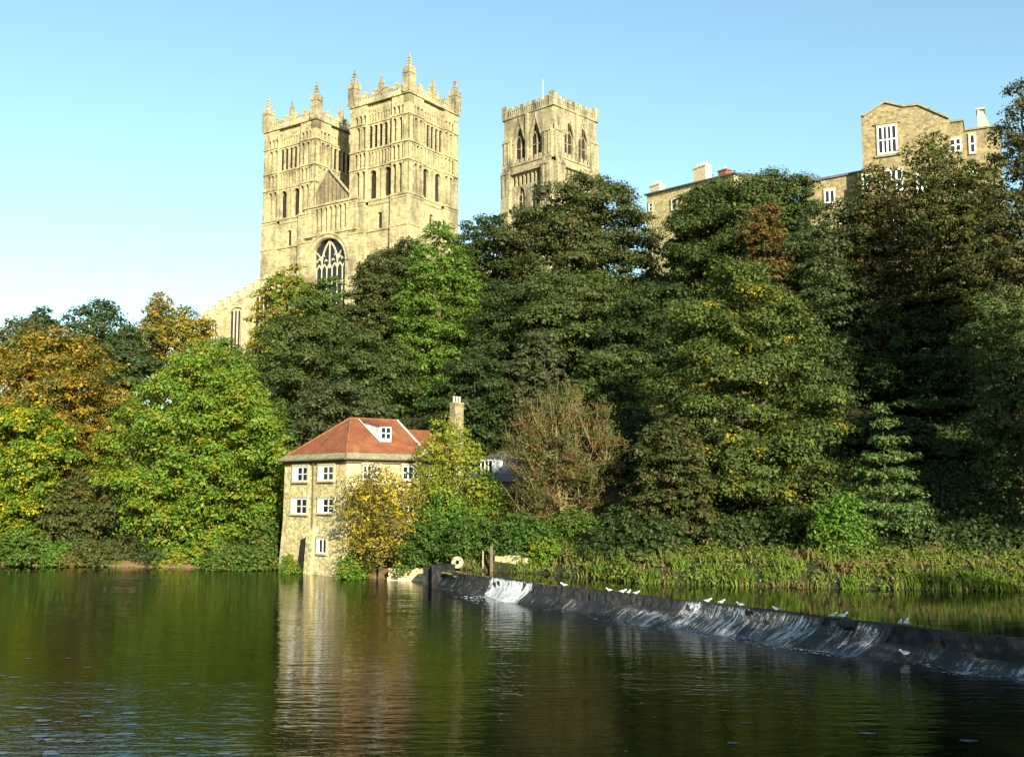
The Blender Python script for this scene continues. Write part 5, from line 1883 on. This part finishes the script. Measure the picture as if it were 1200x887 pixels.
def blades(name, label, material, x, d, h, wd, bend, zbase=None):
    n = len(x)
    y = bank(x) + d
    z = np.maximum(ground_z(x, y), np.where(x < -4, -.05, 1.05))
    a = rng.uniform(0, 2 * math.pi, n)
    ben = bend * h
    base = np.stack([x, y, z - .05], 1)
    dirv = np.stack([np.cos(a), np.sin(a), np.zeros(n)], 1)
    side = np.stack([rng.uniform(.6, 1, n), rng.uniform(-.5, .5, n), np.zeros(n)], 1)
    m1 = base + dirv * (ben * .3)[:, None]; m1[:, 2] += h * .6
    t1 = base + dirv * ben[:, None]; t1[:, 2] += h * (1 - .45 * bend)
    v = np.empty((n, 5, 3), np.float32)
    v[:, 0] = base - side * wd[:, None]; v[:, 1] = base + side * wd[:, None]
    v[:, 2] = m1 + side * wd[:, None] * .9; v[:, 3] = m1 - side * wd[:, None] * .9
    v[:, 4] = t1
    me = bpy.data.meshes.new(name)
    me.vertices.add(n * 5); me.loops.add(n * 7); me.polygons.add(n * 2)
    me.vertices.foreach_set('co', v.reshape(-1))
    i0 = np.arange(n, dtype=np.int32)[:, None] * 5
    me.loops.foreach_set('vertex_index', (i0 + np.array([[0, 1, 2, 3, 3, 2, 4]], np.int32)).reshape(-1))
    ls = np.stack([np.arange(n) * 7, np.arange(n) * 7 + 4], 1).astype(np.int32).reshape(-1)
    me.polygons.foreach_set('loop_start', ls)
    try: me.polygons.foreach_set('loop_total', np.tile(np.array([4, 3], np.int32), n))
    except Exception: pass
    me.update(calc_edges=True)
    tag(link_mesh(name, me, material), label, None, None, 'stuff')


def patch(x, d):
    """slow patchiness along the bank, 0 to 1"""
    return .5 + .25 * np.sin(x * 1.15 + 1.7 * np.sin(x * .43) + d * .8) + .25 * np.sin(x * 2.9 - d * 1.9 + np.sin(x * 1.3))


def reeds():
    X, D, H = [], [], []
    for (n, x0, x1, d0, d1, h0, h1) in ((5000, 3.5, 60, -.3, 1.6, .25, .8), (5000, 2.5, 60, 1.2, 7.0, .3, 1.05), (2500, -60, -20, -.2, 1.0, .15, .5), (500, -4, 3, -.1, 1.2, .2, .6)):
        x = rng.uniform(x0, x1, n); d = rng.uniform(d0, d1, n)
        p_ = patch(x, d)
        ok = rng.random(n) < .15 + 1.1 * p_ ** 2
        x, d, p_ = x[ok], d[ok], p_[ok]
        X.append(x); D.append(d); H.append(rng.uniform(h0, h1, len(x)) * (.25 + 1.1 * p_) * np.where(rng.random(len(x)) < .04, 1.5, 1))
    x, d, h = map(np.concatenate, (X, D, H))
    blades('reeds', 'tall green and straw coloured reeds along the river bank', REED, x, d, h, rng.uniform(.02, .06, len(x)), rng.uniform(.1, .8, len(x)))
    # broad arching leaves in separate tussocks
    X, D = [], []
    for (cx_, cd_, n) in ((8.6, .2, 60), (13.2, .1, 70), (13.9, .3, 60), (19.6, 0, 50), (23.5, .4, 80), (24.9, .2, 80), (26.4, .3, 90), (28.0, .1, 90), (29.6, .5, 80), (31.3, .2, 80), (10.4, 1.5, 50), (17.0, 1.6, 50), (5.6, .3, 50)):
        X.append(cx_ + rng.normal(size=n) * .28); D.append(cd_ + rng.normal(size=n) * .2)
    x, d = map(np.concatenate, (X, D))
    blades('iris_leaves', 'bright sword shaped leaves in tussocks at the edge of the upper pool', lm((.085, .15, .015), (.15, .21, .025), trans=.4), x, d, rng.uniform(.6, 1.25, len(x)), rng.uniform(.03, .05, len(x)), rng.uniform(.4, 1.1, len(x)))


reeds()
# leafy weeds among the reeds: heaps of small leaves
def weeds():
    C_, N_ = [], []
    r_ = np.random.default_rng(91)
    for k in range(900):
        x = r_.uniform(1.5, 52); d = r_.uniform(-.1, 7.5)
        big = r_.uniform(.2, .75) * (1.25 if d > 3 else .9) * (.45 + 1.0 * float(patch(x, d * .5))) * (1.5 if r_.random() < .08 else 1)
        y = bank(x) + d
        z0 = float(ground_z(x, y))
        n = int(150 * big)
        dr = r_.normal(size=(n, 3)); dr /= np.linalg.norm(dr, axis=1, keepdims=True); dr[:, 2] = np.abs(dr[:, 2])
        p = np.array([x, y, z0]) + dr * (r_.random(n) ** .5)[:, None] * np.array([big, big, big * 1.15])
        C_.append(p); N_.append(dr + r_.normal(size=(n, 3)) * .5 + np.array([0, -.2, .3]))
    c = np.concatenate(C_); nn = np.concatenate(N_)
    W1 = lm((.062, .108, .013), (.12, .155, .018), (.17, .12, .045), .14, noise_scale=.28)
    tag(leaf_mesh('weeds', c, nn, rng.uniform(.10, .26, len(c)), W1), 'leafy weeds heaped along the right bank among the reeds', None, None, 'stuff')


weeds()

# ---- broken stone walls at the water edge
def wall_run(name, label, x0, x1, ytop, ybot, Y0, Y1, thick=.7):
    a, b_ = at(x0, ybot, Y0), at(x1, ybot, Y1)
    d_ = Vector((b_.x - a.x, b_.y - a.y, 0)); ln = d_.length; d_.normalize()
    F = Frame((a.x, a.y, 0), d_, Vector((d_.y, -d_.x, 0)))
    zt = zat(ytop, (Y0 + Y1) / 2)
    root = empty(name, (a.x, a.y, 0), label, 'wall')
    mb_ = MB(); r_ = random.Random(int(x0))
    k = 0.0
    while k < ln - .05:
        w_ = min(r_.uniform(.5, 1.1), ln - k)
        mb_.fbox(F, k, k + w_, -1, zt + r_.uniform(-.16, .12), -thick, r_.uniform(-.05, .05))
        k += w_
    part(mb_, 'masonry', M['rubble'], root)
    cp = MB(); cp.fbox(F, 0, ln, -.05, .22, .06, .22); part(cp, 'footing', M['pale_stone'], root)


wall_run('stone_wall', 'low pale stone wall at the water edge left of the weir', 455, 502, 667, 680, 79.4, 78.3)
wall_run('stone_wall', 'low ruined wall on the bank behind the wooden posts', 580, 618, 651, 668, 74.6, 73.0)

# ---- round stone disc
dc = at(536, 659, 75.3)
b_ = MB()
prof = [(.17, -.13), (.40, -.13), (.44, -.09), (.44, .09), (.40, .13), (.17, .13), (.15, .1), (.15, -.1)]
rings = []
for r_, zz_ in prof:
    i0 = len(b_.v)
    for k in range(28):
        th = 2 * math.pi * k / 28
        b_.v.append((r_ * math.cos(th), zz_, r_ * math.sin(th)))
    rings.append(i0)
for i in range(len(prof)):
    j = (i + 1) % len(prof)
    for k in range(28):
        k2 = (k + 1) % 28
        b_.f.append((rings[i] + k, rings[i] + k2, rings[j] + k2, rings[j] + k)); b_.m.append(0)
ds = b_.build('millstone', plain('worn_millstone', (.34, .29, .19), .55, 7, .9, .2, .03), None)
ds.location = (dc.x, dc.y, dc.z)
ds.rotation_euler = (R(-14), R(10), R(-14))
tag(ds, 'pale round stone disc with a hole leaning at the end of the weir', 'millstone')

# ---- timber posts with a rail
p0, p1 = at(566, 668, 74.3), at(576, 674, 73.4)
for k, (p, h_, mt, lb) in enumerate(((p0, 1.35, M['pale_wood'], 'short pale timber post on the bank behind the weir'), (p1, 1.9, M['wood'], 'dark timber post standing in the water behind the weir'))):
    b_ = MB()
    r_ = .06 if k == 0 else .11
    gz = max(.4, p.z - .6)
    b_.hexa([(p.x - r_, p.y - r_, gz), (p.x + r_, p.y - r_, gz), (p.x + r_, p.y + r_, gz), (p.x - r_, p.y + r_, gz), (p.x - r_ * .9, p.y - r_ * .8, gz + h_ + .6), (p.x + r_ * .9, p.y - r_ * .8, gz + h_ + .55), (p.x + r_ * .9, p.y + r_ * .8, gz + h_ + .62), (p.x - r_ * .9, p.y + r_ * .8, gz + h_ + .6)])
    o = b_.build('timber_post', mt, None, origin=(p.x, p.y, gz))
    o.location = (p.x, p.y, gz)
    tag(o, lb, 'post')

# ---- gulls on the weir
def gull_mesh():
    b_ = MB()
    prof = [(-.30, .17, .012, .006), (-.24, .17, .035, .014), (-.15, .165, .075, .055), (-.04, .16, .10, .085), (.06, .175, .095, .085), (.13, .215, .06, .06), (.17, .265, .047, .05), (.21, .285, .048, .05), (.245, .28, .03, .032), (.265, .272, .014, .014), (.31, .262, .004, .005)]
    rings = []
    for (x_, z_, ry, rz) in prof:
        i0 = len(b_.v)
        for k in range(10):
            th = 2 * math.pi * k / 10
            b_.v.append((x_, ry * math.cos(th), z_ + rz * math.sin(th)))
        rings.append(i0)
    for i in range(len(prof) - 1):
        for k in range(10):
            k2 = (k + 1) % 10
            b_.f.append((rings[i] + k, rings[i] + k2, rings[i + 1] + k2, rings[i + 1] + k))
            top = k in (0, 1, 2, 3, 4)
            b_.m.append(2 if i >= 9 else (1 if top and i < 5 else 0))
    for s_ in (-1, 1):
        b_.tube([(.02, s_ * .03, .0), (.0, s_ * .03, .09)], [.007, .009], 5, 2)
    return b_


GULLW = plain('white_plumage', (.8, .8, .8), .05, 3, .8)
GULLG = plain('grey_plumage', (.35, .37, .40), .1, 3, .8)
GULLY = plain('orange_beak', (.5, .22, .05), .1, 3, .6)
gp_ = gull_mesh().build('gull', [GULLW, GULLG, GULLY], None, smooth=True)
gulls = [(661, 686, 'lone white gull at the sunlit left end of the weir crest'), (714, 692, 'white gull just left of the trio on the weir crest'), (730, 693, 'leftmost gull of the close trio on the weir'), (737, 694, 'middle gull of the close trio on the weir'), (746, 696, 'rightmost gull of the close trio on the weir'), (830, 707, 'left gull of the pair above the first white spill'), (846, 708, 'right gull of the pair above the first white spill'), (868, 709, 'gull resting alone between the pair and the central one'), (910, 714, 'gull standing over the middle of the falling water'), (977, 724, 'small gull beside the dark rock on the crest'), (989, 726, 'large white gull standing on the dark rock'), (1056, 733, 'left gull of two sitting on the dry right part of the weir'), (1063, 733, 'right gull of two sitting on the dry right part of the weir'), (1060, 767, 'gull on a stone at the foot of the weir')]
for k, (gx, gy, lb) in enumerate(gulls):
    o = gp_ if k == 0 else gp_.copy()
    if k: C.objects.link(o)
    if gx == 1060:
        d_ = ray(gx, gy + 3); t_ = (.12 - EYE) / d_[2]; pz = .12
        pos = np.array([0, 0, EYE]) + d_ * t_
        pos[2] = .13
    else:
        i = px_to_i(gx)
        best = min(cr2, key=lambda c: abs(at(gx, gy, c[0].y).x - c[0].x))
        pos = np.array([best[0].x + .02, best[0].y + .1, ZU + .05])
        pos[0] = at(gx, gy, best[0].y).x
    o.location = pos.tolist()
    o.rotation_euler = (0, 0, random.Random(k * 3 + 1).choice([.3, 2.8, -.4, 3.5, .9]))
    s_ = 1.0 if gx in (989, 1063, 1060) else random.Random(k).uniform(.72, .85)
    o.scale = (s_, s_, s_)
    tag(o, lb, 'gull', 'gulls resting on the weir')
# stone under the lowest gull and rocks on the crest
rk = MB()
rr_ = random.Random(9)
def rock(name, label, pos, s):
    bm = bmesh.new()
    bmesh.ops.create_icosphere(bm, subdivisions=2, radius=1)
    for v in bm.verts:
        k = 1 + rr_.uniform(-.22, .22)
        v.co = Vector((v.co.x * s[0] * k, v.co.y * s[1] * k, v.co.z * s[2] * k))
    me = bpy.data.meshes.new(name); bm.to_mesh(me); bm.free()
    o = link_mesh(name, me, M['weir']); o.location = pos
    tag(o, label, 'rock')
p = np.array([0, 0, EYE]) + ray(1060, 771) * ((0 - EYE) / ray(1060, 771)[2])
rock('rock', 'small dark rock under the gull at the foot of the weir', (p[0], p[1], 0), (.45, .3, .14))
i = px_to_i(981); c_ = cr2[i][0]
rock('rock', 'dark jagged rock lying over the weir crest between two spills', (c_.x - .1, c_.y - .35, ZU - .1), (.38, .75, .26))

# ---- trees on the near bank, upstream of the viewpoint, whose shade falls on the weir
def near_tree(x, y, h, rx, label, seed):
    gz = 4.0
    root = empty('tree', (x, y, gz), label, 'tree')
    cen, nrm, pads = crown_points(rx, rx, h * .8, 'dome', .55, seed, .8)
    cen = cen + np.array([0, 0, h * .22])
    tb = MB()
    tb.tube([(0, 0, -.5), (0, 0, 1), (.2, .1, h * .4), (.1, 0, h * .8)], [.5, .4, .3, .06], 8)
    for j in range(0, len(pads), max(1, len(pads) // 12)):
        limb(tb, (.2, .1, h * .35), Vector(pads[j]) + Vector((0, 0, h * .22)), .15, .03, .05, seed + j)
    tb.build('trunk', M['bark'], root, origin=(0, 0, 0), smooth=True)
    leaf_mesh('crown', cen, nrm, rng.uniform(.35, .7, len(cen)), MIDG, root)


near_tree(19, 3, 15.5, 7.5, 'broad tree on the near bank upstream of the viewpoint', 901)
near_tree(31, 1, 15.5, 8, 'second tree upstream on the near bank beside the broad one', 902)
near_tree(55, 60, 25, 6.5, 'tall unseen far bank tree added to shade the lower right bank', 904)  # placed out of view to throw shade on the hollow and lower right bank
near_tree(38.5, 60.5, 20, 4.6, 'slim unseen far bank tree added to shade the hollow behind the sapling', 905)  # extra unseen tree put in to darken the hollow behind the sapling
near_tree(43, 5, 15.5, 8, 'third tree farther upstream along the near bank', 903)

print('TREES', TREE_COUNT[0], 'LEAVES', TOTAL_LEAVES[0])
